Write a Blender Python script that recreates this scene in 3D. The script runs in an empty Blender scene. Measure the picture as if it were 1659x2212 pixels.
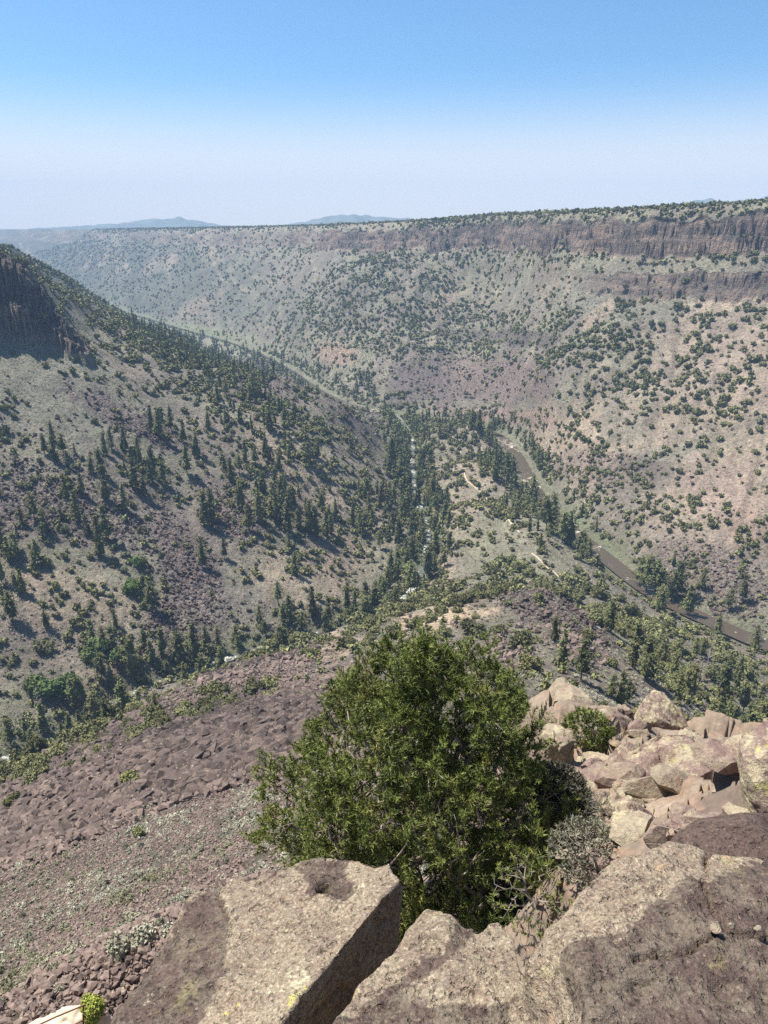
import bpy, bmesh, math, random, time
import numpy as np
from mathutils import Vector, Matrix
T0 = time.time()
rng = np.random.default_rng(7); random.seed(7)
SC = bpy.context.scene; COL = SC.collection
# ------------------------------------------------------------------ camera
PITCH = math.radians(20.93); CP, SP = math.cos(PITCH), math.sin(PITCH)
cam_d = bpy.data.cameras.new('camera'); cam = bpy.data.objects.new('camera', cam_d); COL.objects.link(cam)
cam_d.sensor_fit = 'VERTICAL'; cam_d.sensor_height = 36.0; cam_d.lens = 26.0
cam_d.clip_start = 0.05; cam_d.clip_end = 80000
cam.rotation_euler = (math.radians(90) - PITCH, 0, 0); cam.location = (0, 0, 0)
SC.camera = cam
# ------------------------------------------------------------------ sky and sun
SUN = Vector((-0.44, 0.20, 0.875)).normalized()
SUN_EL = math.asin(SUN.z); SUN_AZ = math.atan2(SUN.x, SUN.y)
w = bpy.data.worlds.new('World'); SC.world = w; w.use_nodes = True
nt = w.node_tree; nt.nodes.clear()
sk = nt.nodes.new('ShaderNodeTexSky'); sk.sky_type = 'NISHITA'; sk.sun_disc = False
sk.sun_elevation = SUN_EL; sk.sun_rotation = SUN_AZ; sk.altitude = 2200; sk.air_density = 1.0; sk.dust_density = 3.0; sk.ozone_density = 3.0
bg = nt.nodes.new('ShaderNodeBackground'); bg.inputs['Strength'].default_value = 0.064
ow = nt.nodes.new('ShaderNodeOutputWorld')
tin = nt.nodes.new('ShaderNodeMix'); tin.data_type = 'RGBA'; tin.blend_type = 'MULTIPLY'; tin.inputs[0].default_value = 1; tin.inputs[7].default_value = (.80, 1.12, 1.22, 1)
tc = nt.nodes.new('ShaderNodeTexCoord'); sx = nt.nodes.new('ShaderNodeSeparateXYZ'); mr = nt.nodes.new('ShaderNodeMapRange'); mr.interpolation_type = 'SMOOTHERSTEP'
for k_, v_ in enumerate((.19, .01, .0, .95)): mr.inputs[k_ + 1].default_value = v_
pale = nt.nodes.new('ShaderNodeMix'); pale.data_type = 'RGBA'; pale.inputs[7].default_value = (9.0, 7.9, 6.7, 1)   # pale dusty air low over the horizon
nt.links.new(tc.outputs['Generated'], sx.inputs[0]); nt.links.new(sx.outputs['Z'], mr.inputs[0]); nt.links.new(sk.outputs[0], tin.inputs[6])
nt.links.new(tin.outputs[2], pale.inputs[6]); nt.links.new(mr.outputs[0], pale.inputs[0]); nt.links.new(pale.outputs[2], bg.inputs['Color']); nt.links.new(bg.outputs[0], ow.inputs['Surface'])
sun_d = bpy.data.lights.new('sun', 'SUN'); sun_d.energy = 4.8; sun_d.angle = math.radians(0.5); sun_d.color = (1.0, 0.93, 0.82)
sun = bpy.data.objects.new('sun', sun_d); COL.objects.link(sun)
sun.rotation_euler = SUN.to_track_quat('Z', 'Y').to_euler(); sun.location = (-50, 20, 60)
SC.view_settings.view_transform = 'Standard'; SC.view_settings.look = 'None'
SC.view_settings.exposure = 1.15; SC.view_settings.gamma = 1.0; SC.view_settings.use_curve_mapping = False
SC.cycles.use_denoising = False; SC.cycles.volume_bounces = 1; SC.cycles.max_bounces = 6
SC.cycles.sample_clamp_indirect = 4.0; SC.cycles.use_adaptive_sampling = False
# ------------------------------------------------------------------ geometry of the view: a pixel (of a 1659 x 2212 print) and a height or distance give a place
FP = 26 / 36 * 2212
def ray(px, py):
    dx = (px - 829.5) / FP; up = (1106 - py) / FP
    return np.array([dx, CP + up * SP, -SP + up * CP])
def PT(px, py, t): return ray(px, py) * t
def PZ(px, py, z):
    r = ray(px, py); return r * (z / r[2])
def project(x, y, z):
    f = np.maximum(y * CP - z * SP, 1e-3); u = y * SP + z * CP
    return 829.5 + FP * x / f, 1106 - FP * u / f
# ------------------------------------------------------------------ noise
_p = np.random.default_rng(3).permutation(256).astype(np.int32); _p = np.concatenate([_p, _p, _p])
_g2 = np.array([(math.cos(a), math.sin(a)) for a in np.linspace(0, 2 * math.pi, 256, endpoint=False)], np.float32)
_g3 = np.random.default_rng(5).normal(size=(256, 3)).astype(np.float32); _g3 /= np.linalg.norm(_g3, axis=1)[:, None]
def n2(x, y, seed=0):
    x = np.asarray(x, np.float64) + seed * 17.31; y = np.asarray(y, np.float64) + seed * 7.77
    xi = np.floor(x).astype(np.int64); yi = np.floor(y).astype(np.int64); fx = (x - xi).astype(np.float32); fy = (y - yi).astype(np.float32)
    xi &= 255; yi &= 255
    u = fx * fx * fx * (fx * (fx * 6 - 15) + 10); v = fy * fy * fy * (fy * (fy * 6 - 15) + 10)
    def g(i, j, a, b):
        h = _g2[_p[_p[(xi + i) & 255] + ((yi + j) & 255)]]; return h[..., 0] * a + h[..., 1] * b
    a = g(0, 0, fx, fy); b = g(1, 0, fx - 1, fy); c = g(0, 1, fx, fy - 1); d = g(1, 1, fx - 1, fy - 1)
    return ((a + (b - a) * u) + ((c + (d - c) * u) - (a + (b - a) * u)) * v) * 1.5
def fb2(x, y, octv=4, seed=0, gain=.5, lac=2.03):
    s = 0; a = 1.0
    for o in range(octv):
        s = s + a * n2(x, y, seed + o); x = x * lac; y = y * lac; a *= gain
    return s
def n3(P, seed=0):
    P = np.asarray(P, np.float64) + seed * 13.7
    I = np.floor(P).astype(np.int64); F = (P - I).astype(np.float32); I &= 255
    W = F * F * F * (F * (F * 6 - 15) + 10); out = 0
    for i in (0, 1):
        for j in (0, 1):
            for k in (0, 1):
                h = _g3[_p[_p[_p[(I[:, 0] + i) & 255] + ((I[:, 1] + j) & 255)] + ((I[:, 2] + k) & 255)]]
                d = F - np.array([i, j, k], np.float32)
                wt = (W[:, 0] if i else 1 - W[:, 0]) * (W[:, 1] if j else 1 - W[:, 1]) * (W[:, 2] if k else 1 - W[:, 2])
                out = out + wt * (h * d).sum(1)
    return out * 1.5
def fb3(P, octv=4, seed=0, gain=.5):
    s = 0; a = 1.0
    for o in range(octv):
        s = s + a * n3(P * (2.03 ** o), seed + o); a *= gain
    return s
def cells(x, y, seed=0):
    """flat-sided facets: every point takes the height and tilt of its nearest cell"""
    xi = np.floor(x).astype(np.int64); yi = np.floor(y).astype(np.int64); best = np.full(np.shape(x), 9.); out = np.zeros(np.shape(x))
    for i in (-1, 0, 1):
        for j in (-1, 0, 1):
            a = _p[(_p[(xi + i + seed * 31) & 255] + ((yi + j) & 255)) & 255]; b = _p[a + 37]; c = _p[b + 11]; e = _p[c + 5]; dx = x - (xi + i + .1 + .8 * a / 255); dy = y - (yi + j + .1 + .8 * b / 255)
            d = dx * dx + dy * dy; m = d < best; best = np.where(m, d, best); out = np.where(m, c / 255 - .5 + dx * (e / 255 - .5) * 1.2 + dy * (_p[e + 3] / 255 - .5) * 1.2, out)
    return out
def ss(a, b, x):
    t = np.clip((x - a) / (b - a), 0, 1); return t * t * (3 - 2 * t)
# ------------------------------------------------------------------ the lie of the land
RIVER_PX = [(1659,1395),(1560,1350),(1480,1315),(1400,1275),(1300,1195),(1230,1140),(1165,1075),(1140,1025),(1112,975),(1082,940),(1000,912),(900,898),(820,888),(760,878),(700,850),(650,812),(600,782),(545,755),(480,733),(400,712),(330,690),(250,668),(160,650)]
STREAM_PX = [(0,1640),(70,1615),(140,1580),(200,1545),(250,1510),(330,1480),(430,1446),(560,1400),(700,1362),(840,1320),(880,1288),(905,1255),(920,1205),(927,1150),(910,1110),(897,1060),(890,1000),(893,955),(878,925),(855,895)]
river = [PZ(x, y, -240.)[:2] for x, y in RIVER_PX]
river = [np.array([900., -250.]), np.array([700., 60.]), np.array([430., 270.])] + river + [np.array([-2000., 3000.]), np.array([-3600., 3700.])]
stream = [PZ(x, y, -236. - 4 * i / 19)[:2] for i, (x, y) in enumerate(STREAM_PX)]
stream = [np.array([-760., -400.]), np.array([-560., -120.]), np.array([-420., 80.]), np.array([-290., 220.])] + stream
def resample(pts, step, smooth=3):
    pts = np.array(pts, float)
    for _ in range(smooth):
        q = [pts[0]]
        for a, b in zip(pts[:-1], pts[1:]): q += [a * .75 + b * .25, a * .25 + b * .75]
        q.append(pts[-1]); pts = np.array(q)
    s = np.concatenate([[0], np.cumsum(np.linalg.norm(np.diff(pts, axis=0), axis=1))])
    t = np.arange(0, s[-1], step)
    return np.stack([np.interp(t, s, pts[:, k]) for k in range(pts.shape[1])], 1)
river_l = resample(river, 12); stream_l = resample(stream, 6)
def stream_z(i): return -234.0 - 5.0 * np.asarray(i) / len(stream_l)
FAR = []   # control points: x, y, z
def CT(*a):
    for px, py, t in a: FAR.append(PT(px, py, t))
def CZ(*a):
    for px, py, z in a: FAR.append(PZ(px, py, z))
def CX(*a):
    for p in a: FAR.append(np.array(p, float))
# the long wall beyond the brown river, column by column up to its rim
CT((1659,1200,522),(1659,1000,606),(1659,800,706),(1659,625,809),(1659,530,850),(1659,446,874))
CT((1400,1100,602),(1400,950,694),(1400,800,795),(1400,700,860),(1400,620,916),(1400,530,968),(1400,458,990))
CT((1200,980,742),(1200,850,828),(1200,790,870),(1200,770,930),(1200,690,985),(1200,600,1055),(1200,540,1112),(1200,466,1146))
CT((1080,880,1000),(1050,765,1092),(1060,738,1165),(1080,715,1178),(1080,650,1239),(1080,550,1344),(1080,471,1380))
CT((900,800,1103),(900,740,1173),(900,640,1290),(900,550,1420),(900,520,1450),(900,483,1560))
CT((700,770,1255),(700,700,1364),(700,620,1500),(700,560,1609),(700,510,1720),(700,490,1950))
CT((500,700,1800),(500,680,1840),(500,600,2021),(500,540,2156),(500,510,2260),(500,493,2450))
CT((300,640,2290),(300,570,2561),(300,520,2839),(300,496,3200))
CT((100,620,2900),(100,560,3300),(100,515,3900),(100,498,4300),(0,560,3700),(0,520,4700),(0,499,5200))
# plateau beyond the rim
for px, z in ((1659, 45), (1400, 40), (1200, 34), (1080, 28), (900, 18), (700, 10), (500, 5), (300, 2), (100, -4)):
    az = math.atan2((px - 829.5) / FP / (CP + .38 * SP), 1)
    for r in ((1150 + 2.2 * max(0, 1400 - px)) * (1 if px > 800 else 1.25) if px > 150 else 5900., 9000., 20000.):
        CX((r * math.sin(az), r * math.cos(az), z if r < 8000 else 0))
# left wall
CT((0,1500,382),(0,1300,428),(0,1100,486),(0,950,538),(0,800,599),(0,748,625))
CT((200,1400,418),(200,1200,474),(200,1000,543),(200,850,611),(200,790,648),(200,735,690),(200,672,800))
CT((400,1300,465),(400,1100,543),(400,950,620),(400,850,686),(400,790,750),(400,760,900),(390,728,1220))
CT((600,1250,498),(600,1100,563),(600,950,643),(600,880,685),(560,808,790),(620,865,700))
CT((750,1100,610),(750,950,690),(700,885,730),(800,935,825),(765,905,800),(840,1080,640),(855,1180,580))
CT((300,700,1150),(110,632,860),(130,700,655))
CX((-190,1150,-225),(-300,1350,-228),(-120,1010,-222),(-500,1500,-215),(-760,1800,-180),(-1100,2100,-150))
# dark headland of the left wall: foot, face and crest
CT((60,745,627),(120,755,632),(180,758,640),(95,700,638),(40,650,640))
CT((0,545,664),(40,556,672),(62,580,682),(92,618,694),(112,642,704),(140,685,698),(165,715,690),(188,748,680))
CX((-420,640,-5),(-520,700,10),(-700,900,12),(-520,1150,-40),(-800,1400,-10),(-1300,1900,0),(-1900,2800,-5),(-420,860,-60))
CX((-430,420,-130),(-560,500,-25),(-650,560,5),(-620,200,-60),(-800,300,10),(-1000,0,10),(-640,-60,-140),(-900,-300,0))
# bench between the two streams
CT((950,1100,640),(1000,1000,760),(1000,950,850),(1050,1100,610),(1100,1200,523),(1250,1250,490),(1000,1250,480),(1060,1020,740),(940,1180,562),(1200,1180,540),(950,930,930))
# spur in front: crest, talus, knob
CT((1170,1272,345),(1100,1295,342),(1000,1312,342),(850,1340,345),(700,1400,330),(560,1422,328),(430,1462,318),(250,1562,285),(100,1622,265),(0,1682,245))
CT((1240,1310,352),(1300,1350,368),(1400,1380,400),(1500,1400,388),(1659,1500,362),(1500,1500,310),(1600,1600,275),(1659,1650,235))
CT((400,1560,222),(600,1500,250),(300,1650,168),(100,1750,165),(500,1700,128),(200,1850,108),(500,1900,64),(0,2000,88),(300,2000,62),(450,1950,52),(0,2212,42))
CT((1250,1400,262),(1100,1480,150),(1000,1400,255),(1300,1500,225),(750,1560,170),(800,1450,235),(1400,1560,175))
CX((15,31,-37),(0,31,-34),(-9,30,-34),(-17,27,-36),(-30,18,-38),(8,60,-52),(30,26,-36),(40,60,-70),(70,30,-70),(50,120,-105),(90,160,-140),(-60,30,-66),(-110,60,-110))
CX((180,220,-200),(250,130,-200),(330,60,-190),(200,0,-120),(-200,100,-190),(-260,0,-190),(-300,-150,-150),(120,0,-60),(-120,0,-90),(60,0,-30),(-60,0,-35))
CX((560,150,-205),(700,200,-120),(800,300,-30),(900,350,20),(1200,400,40),(1000,0,-20),(1300,-100,30))
for k in range(0, len(river_l), 14): CX((*river_l[k], -239))
for k in range(0, len(stream_l), 22): CX((*stream_l[k], float(stream_z(k)) + .5))
FAR = np.array(FAR)
def lp(x, y):
    r = np.maximum(np.hypot(x, y), .5); return np.stack([np.arctan2(x, y), np.log(r)], -1)
def kern(d2): return .5 * d2 * np.log(d2 + 1e-9)
def rbf_fit(Q, z, lam):
    n = len(Q); d2 = ((Q[:, None] - Q[None]) ** 2).sum(-1)
    A = np.zeros((n + 3, n + 3)); A[:n, :n] = kern(d2) + lam * np.eye(n); A[:n, n] = 1; A[:n, n + 1:] = Q; A[n, :n] = 1; A[n + 1:, :n] = Q.T
    return np.linalg.solve(A, np.concatenate([z, [0, 0, 0]]))
def rbf_eval(Q, wts, X):
    out = np.empty(len(X)); n = len(Q)
    for s in range(0, len(X), 20000):
        c = X[s:s + 20000]; d2 = ((c ** 2).sum(1)[:, None] + (Q ** 2).sum(1)[None] - 2 * c @ Q.T).clip(0)
        out[s:s + 20000] = kern(d2) @ wts[:n] + wts[n] + c @ wts[n + 1:]
    return out
FQ = lp(FAR[:, 0], FAR[:, 1]); fw = rbf_fit(FQ, FAR[:, 2], 2e-4)
AZ0, AZ1, NA = -2.0, 2.0, 560; L0, L1, NL = math.log(12), math.log(26000), 620
_A, _L = np.meshgrid(np.linspace(AZ0, AZ1, NA), np.linspace(L0, L1, NL), indexing='ij')
LAT = rbf_eval(FQ, fw, np.stack([_A.ravel(), _L.ravel()], 1)).reshape(NA, NL)
def lat(x, y):
    q = lp(x, y); u = np.clip((q[..., 0] - AZ0) / (AZ1 - AZ0) * (NA - 1), 0, NA - 1.001); v = np.clip((q[..., 1] - L0) / (L1 - L0) * (NL - 1), 0, NL - 1.001)
    i = u.astype(int); j = v.astype(int); fu = u - i; fv = v - j
    return LAT[i, j] * (1 - fu) * (1 - fv) + LAT[i + 1, j] * fu * (1 - fv) + LAT[i, j + 1] * (1 - fu) * fv + LAT[i + 1, j + 1] * fu * fv
NEAR = [(-2,-3,-1.9),(2,-3,-1.9),(-6,-4,-2.6),(6,-4,-2.6),(0,-12,-2),(-14,-12,-5),(14,-12,-5),(0,0,-4.2),(2,1,-4.3),(-1,1.6,-5.5),(.4,1.6,-5.6),(1,2.4,-6.2),(2.6,2.6,-5.3),(-2.5,1.5,-5.5),(-2,4,-8.5),(0,4.4,-7.8),(1.6,4.4,-7.3),(3,4.6,-5.4),(4.5,4,-4.5),
        (.5,7.4,-9.0),(-1.5,8,-10.5),(2.0,7,-8.0),(-6,6,-15),(-5,2,-11),(-9,0,-12),(-12,8,-25),(-16,14,-32),(-18,2,-25),(-22,22,-38),(-6,14,-25),(-2,14,-22),(0,20,-28),(-10,24,-34),(1,12,-14),
        (5,20,-24),(10,22,-26),(16,20,-24),(22,12,-22),(26,4,-20),(24,22,-34),(8,30,-36),(-8,30,-34),(0,30,-34),(18,27,-36)]
NEAR += [tuple(PT(*a)) for a in ((1250,1900,7),(1200,1750,9.5),(1150,1650,12.6),(1200,1560,16),(1130,1530,17.5),(1280,1530,17),(1400,1560,15.5),(1480,1600,14.5),(1450,1680,12),(1600,1690,11),(1400,1800,7.6),(1640,1800,6.6),(1300,1690,11),(1350,1620,13.5),(1659,1620,13.5),(1800,1700,11),(1800,1900,6))]
NEAR = np.array(NEAR); nw = rbf_fit(NEAR[:, :2] / 10, NEAR[:, 2], 1e-3)
_N = 241; _nx, _ny = np.meshgrid(np.linspace(-34, 34, _N), np.linspace(-34, 34, _N), indexing='ij')
NLAT = rbf_eval(NEAR[:, :2] / 10, nw, np.stack([_nx.ravel(), _ny.ravel()], 1) / 10).reshape(_N, _N)
def nlat(x, y):
    u = np.clip((x + 34) / 68 * (_N - 1), 0, _N - 1.001); v = np.clip((y + 34) / 68 * (_N - 1), 0, _N - 1.001)
    i = u.astype(int); j = v.astype(int); fu = u - i; fv = v - j
    return NLAT[i, j] * (1 - fu) * (1 - fv) + NLAT[i + 1, j] * fu * (1 - fv) + NLAT[i, j + 1] * (1 - fu) * fv + NLAT[i + 1, j + 1] * fu * fv
def dist_line(x, y, line, hw):
    """distance to a polyline, only where it is under hw (else hw); by a coarse grid of cells"""
    d = np.full(x.shape, hw, float); idx = np.zeros(x.shape, np.int32)
    cell = {}
    xs = np.floor(x / hw).astype(np.int64); ys = np.floor(y / hw).astype(np.int64)
    key = xs * 100003 + ys; order = np.argsort(key, kind='stable'); sk_ = key[order]
    near_ = {}
    for k, (a, b) in enumerate(line):
        ci, cj = int(math.floor(a / hw)), int(math.floor(b / hw))
        for i in (-1, 0, 1):
            for j in (-1, 0, 1): near_.setdefault((ci + i) * 100003 + cj + j, []).append(k)
    for kk, ids in near_.items():
        s = np.searchsorted(sk_, kk); e = np.searchsorted(sk_, kk, 'right')
        if s == e: continue
        ii = order[s:e]; ids = np.array(ids); P = line[ids]
        for c in range(0, len(ii), 20000):
            I = ii[c:c + 20000]
            D = np.hypot(x[I][:, None] - P[None, :, 0], y[I][:, None] - P[None, :, 1]); m = D.argmin(1); dd = D[np.arange(len(I)), m]
            upd = dd < d[I]; d[I[upd]] = dd[upd]; idx[I[upd]] = ids[m[upd]]
    return d, idx
RIM_AZ = np.array([math.atan2((px - 829.5) / FP / (CP + .39 * SP), 1) for px in (-400, 0, 100, 300, 500, 700, 900, 1080, 1200, 1400, 1659, 2200)])
RIM_K = np.array([math.hypot(1.0 + .02, (px - 829.5) / FP) for px in (-400, 0, 100, 300, 500, 700, 900, 1080, 1200, 1400, 1659, 2200)])
RIM_Z = np.array([-5, -4, -3, 0, 4, 8, 14, 23, 22, 24, 28, 30.]); RIM_R = np.array([5600, 5200, 4300, 3200, 2450, 1950, 1560, 1380, 1146, 990, 874, 800.]) * RIM_K
VAL_R = np.array([3300, 3000, 2700, 2100, 1713, 1158, 1000, 950, 668, 526, 455, 400.]) * RIM_K
_h = [(-420,690,560,-75),(-260,730,520,-85),(-100,775,520,-90),(0,752,540,-90),(35,750,556,-90),(62,752,578,-90),(95,756,620,-92),(112,758,648,-94),(135,762,682,-96),(165,764,712,-100),(188,764,745,-104),(200,766,775,-112)]
HL_AZ = np.array([math.atan2(*ray(h[0], h[2])[:2]) for h in _h]); HL_R = np.array([630., 620, 612, 622, 624, 625, 628, 630, 632, 634, 636, 638]) * np.array([np.hypot(*ray(h[0], h[1])[:2]) for h in _h])
HL_C = np.array([float(ray(h[0], h[2])[2] / np.hypot(*ray(h[0], h[2])[:2]) * (r_ + 36)) for h, r_ in zip(_h, HL_R)]); HL_F = np.array([float(ray(h[0], h[1])[2] / np.hypot(*ray(h[0], h[1])[:2]) * r_) for h, r_ in zip(_h, HL_R)])
def height(x, y, full=False):
    sh_ = np.shape(x); x = np.atleast_1d(np.asarray(x, float)).ravel(); y = np.atleast_1d(np.asarray(y, float)).ravel()
    o = _height(x, y, full)
    return o if full else o.reshape(sh_)
def _height(x, y, full=False):
    x = np.asarray(x, float); y = np.asarray(y, float); r = np.hypot(x, y); az = np.arctan2(x, y)
    zf = lat(x, y)
    far = ss(60, 300, r)
    # side gullies run down the walls, ridges between them
    zf = zf + far * (11 * fb2(x / 190, y / 190, 4, 11) * ss(250, 700, r) + 2.2 * fb2(x / 45, y / 45, 3, 21))
    rz = np.interp(az, RIM_AZ, RIM_Z); rr = np.interp(az, RIM_AZ, RIM_R); vr = np.interp(az, RIM_AZ, VAL_R)
    wall = ss(vr * 1.02, vr * 1.1, r) * ss(-.62, -.5, az)
    frac = (r - vr) / (rr - vr)
    gul = n2(az * 60 * (rr / 1400) + 1.2 * n2(az * 20, frac * 2, 5), frac * 1.3, 31) + .5 * n2(az * 150 * (rr / 1400), frac * 3, 32)
    zf = zf + wall * ss(.05, .3, frac) * ss(1.12, .8, frac) * gul * 3.2
    k = ss(rr * .94, rr * 1.03, r) * wall; zf = zf * (1 - k) + k * (rz + 2 + 2.5 * fb2(x / 160, y / 160, 2, 13))
    zf = np.where((wall > 0) & (zf > rz), zf + wall * (rz - zf) * .8, zf)
    # cliffs: the smooth slope is gathered into steps
    nn = 7 * fb2(x / 90, y / 90, 2, 41) + 5.5 * fb2(x / 24, y / 24, 2, 43) + 2.5 * n2(x / 8, y / 8, 45)
    u = zf - rz
    uu = u + nn * ss(12, -6, u) * ss(-130, -100, u)
    k1 = np.interp(uu, [-400, -78, -44, -36, -33, -25, -22, -17, -13, 3, 400], [-400, -78, -59, -55, -39, -35, -20, -16, -12, 3, 400])
    strong = ss(-.16, -.02, az) ; strong = (.55 + .45 * strong) * (.74 + .26 * ss(-.35, .15, n2(x / 150, y / 150, 47) + .5 * n2(x / 50, y / 50, 48)))
    k2 = np.interp(k1 if False else uu, [-400, -125, -98, -94, -86, -83, -75, 400], [-400, -125, -108, -96, -90, -78, -75, 400])
    s2 = .8 * ss(.20, .32, az) * ss(-66, -76, uu)
    u2 = u + wall * (strong * (k1 - uu) + s2 * (k2 - uu))
    zf = np.where(r < 30000, u2 + rz, zf)
    cliff = wall * ss(.3, .85, strong) * np.clip(ss(-46, -38, uu) * ss(-11, -17, uu) + s2 * ss(-100, -96, uu) * ss(-76, -80, uu), 0, 1)
    # headland of the left wall: a dark face above its foot line, its crest falling to a toe
    m = (az < HL_AZ[-1] + .02) & (az > -1.0) & (r > 560) & (r < 1100)
    if m.any():
        am = az[m]; xm = x[m]; ym = y[m]; rm = r[m]
        rf = np.interp(am, HL_AZ, HL_R) + 9 * n2(am * 26, am * 0, 51) + 6 * n2(am * 70, zf[m] / 60, 52) + 3 * fb2(xm / 9, ym / 9, 2, 53)
        s_ = rm - rf; cap = np.interp(am, HL_AZ, HL_C) + 5 * fb2(xm / 35, ym / 35, 3, 54); foot = np.interp(am, HL_AZ, HL_F)
        st = np.interp(s_, [0, 4, 12, 18, 26, 34, 400], [0, .40, .50, .88, .96, 1, 1])
        zh = foot + (cap - foot) * st - .25 * np.maximum(s_ - 44, 0) - 400 * ss(0, -8, s_)
        zh = np.where(am > HL_AZ[-1], -999, zh); cl2 = ss(-1, 4, s_) * ss(36, 28, s_) * (zh > zf[m] + 3)
        zf[m] = np.maximum(zf[m], zh); cliff[m] = np.maximum(cliff[m], cl2)
    # near part
    zn = nlat(x, y) + .35 * fb2(x / 3, y / 3, 3, 61) * ss(2, 5, r) + .06 * fb2(x / .6, y / .6, 3, 63)
    wn = ss(30, 20, r); br = ss(2.5, 4, r) * ss(.5, 2, x) * ss(.80, .60, az); zn = zn + br * (.55 * cells(x / 1.3 + .3 * y, y / 1.0, 1) + .22 * cells(x / .45, y / .5 - .2 * x, 2))
    zf = zf + (1 - far) * ss(20, 60, r) * .8 * fb2(x / 14, y / 14, 3, 65)
    z = zf * (1 - wn) + zn * wn
    z = z + ss(25, 50, r) * ((.22 + .3 * ss(250, 400, r)) * fb2(x / 9, y / 9, 3, 71) + .16 * fb2(x / 1.6, y / 1.6, 2, 73) * ss(900, 400, r))
    back = ss(1.45, 1.9, np.abs(az)) * ss(6, 20, r); z = z * (1 - back) + back * (-2.5 + .8 * fb2(x / 30, y / 30, 3, 75))
    zp = .0; z = z * (1 - ss(5200, 7000, r))
    dr, ir = dist_line(x, y, river_l, 60.); ds, is_ = dist_line(x, y, stream_l, 26.)
    k = ss(15, 48, dr); z = z * k + (1 - k) * np.where(dr < 9, -242.5, -242.5 + (dr - 9) * .42)
    k = ss(5.5, 24, ds); z = z * k + (1 - k) * np.where(ds < 3.5, stream_z(is_) - 1.6, stream_z(is_) - 1.6 + (ds - 3.5) * .6)
    if full: return z, cliff, dr, ds, frac, wall
    return z
def on_ground(px, py, tmin=30, tmax=9000):
    """where the sight line through a point of the print first meets the land"""
    d = ray(px, py); t = np.exp(np.linspace(math.log(tmin), math.log(tmax), 900)); P = d[None] * t[:, None]
    h = height(P[:, 0], P[:, 1]); b = np.nonzero(P[:, 2] < h)[0]
    if len(b) == 0: return None
    i = b[0]; lo, hi = (t[i - 1] if i else t[0]), t[i]
    t = np.linspace(lo, hi, 24); P = d[None] * t[:, None]; h = height(P[:, 0], P[:, 1]); b = np.nonzero(P[:, 2] < h)[0]
    p = P[b[0] if len(b) else -1]; return np.array([p[0], p[1], float(height(p[:1], p[1:2])[0])])

def ray_t(g): return float(g[1] * CP - g[2] * SP)
# ------------------------------------------------------------------ what grows and lies where: soft patches on the land, given by the sight line through their centre
def blobs(px, py, lst, base, wob, sharp=.55):
    out = np.full(px.shape, base, float) if np.isscalar(base) else np.tile(np.array(base, float), px.shape + (1,))
    for (cx, cy, rx, ry, rot, val, wgt) in lst:
        m = (np.abs(px - cx) < 1.7 * max(rx, ry)) & (np.abs(py - cy) < 1.7 * max(rx, ry))
        if not m.any(): continue
        c, s = math.cos(math.radians(rot)), math.sin(math.radians(rot)); dx = px[m] - cx; dy = py[m] - cy
        d = np.hypot((dx * c + dy * s) / rx, (-dx * s + dy * c) / ry) + wob[m] * .4
        a = ss(1.25, sharp, d) * wgt
        if np.isscalar(base): out[m] = out[m] * (1 - a) + val * a
        else: out[m] = out[m] * (1 - a[:, None]) + np.array(val)[None] * a[:, None]
    return out
TAN = (.385, .30, .225); PINK = (.235, .195, .165); DARK = (.115, .094, .088); SAGE = (.215, .205, .165); RED = (.32, .228, .175); SAND = (.52, .40, .29); GREEN = (.19, .22, .12); GREY = (.225, .20, .18); OLIVE=(.25,.235,.17)
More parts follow.
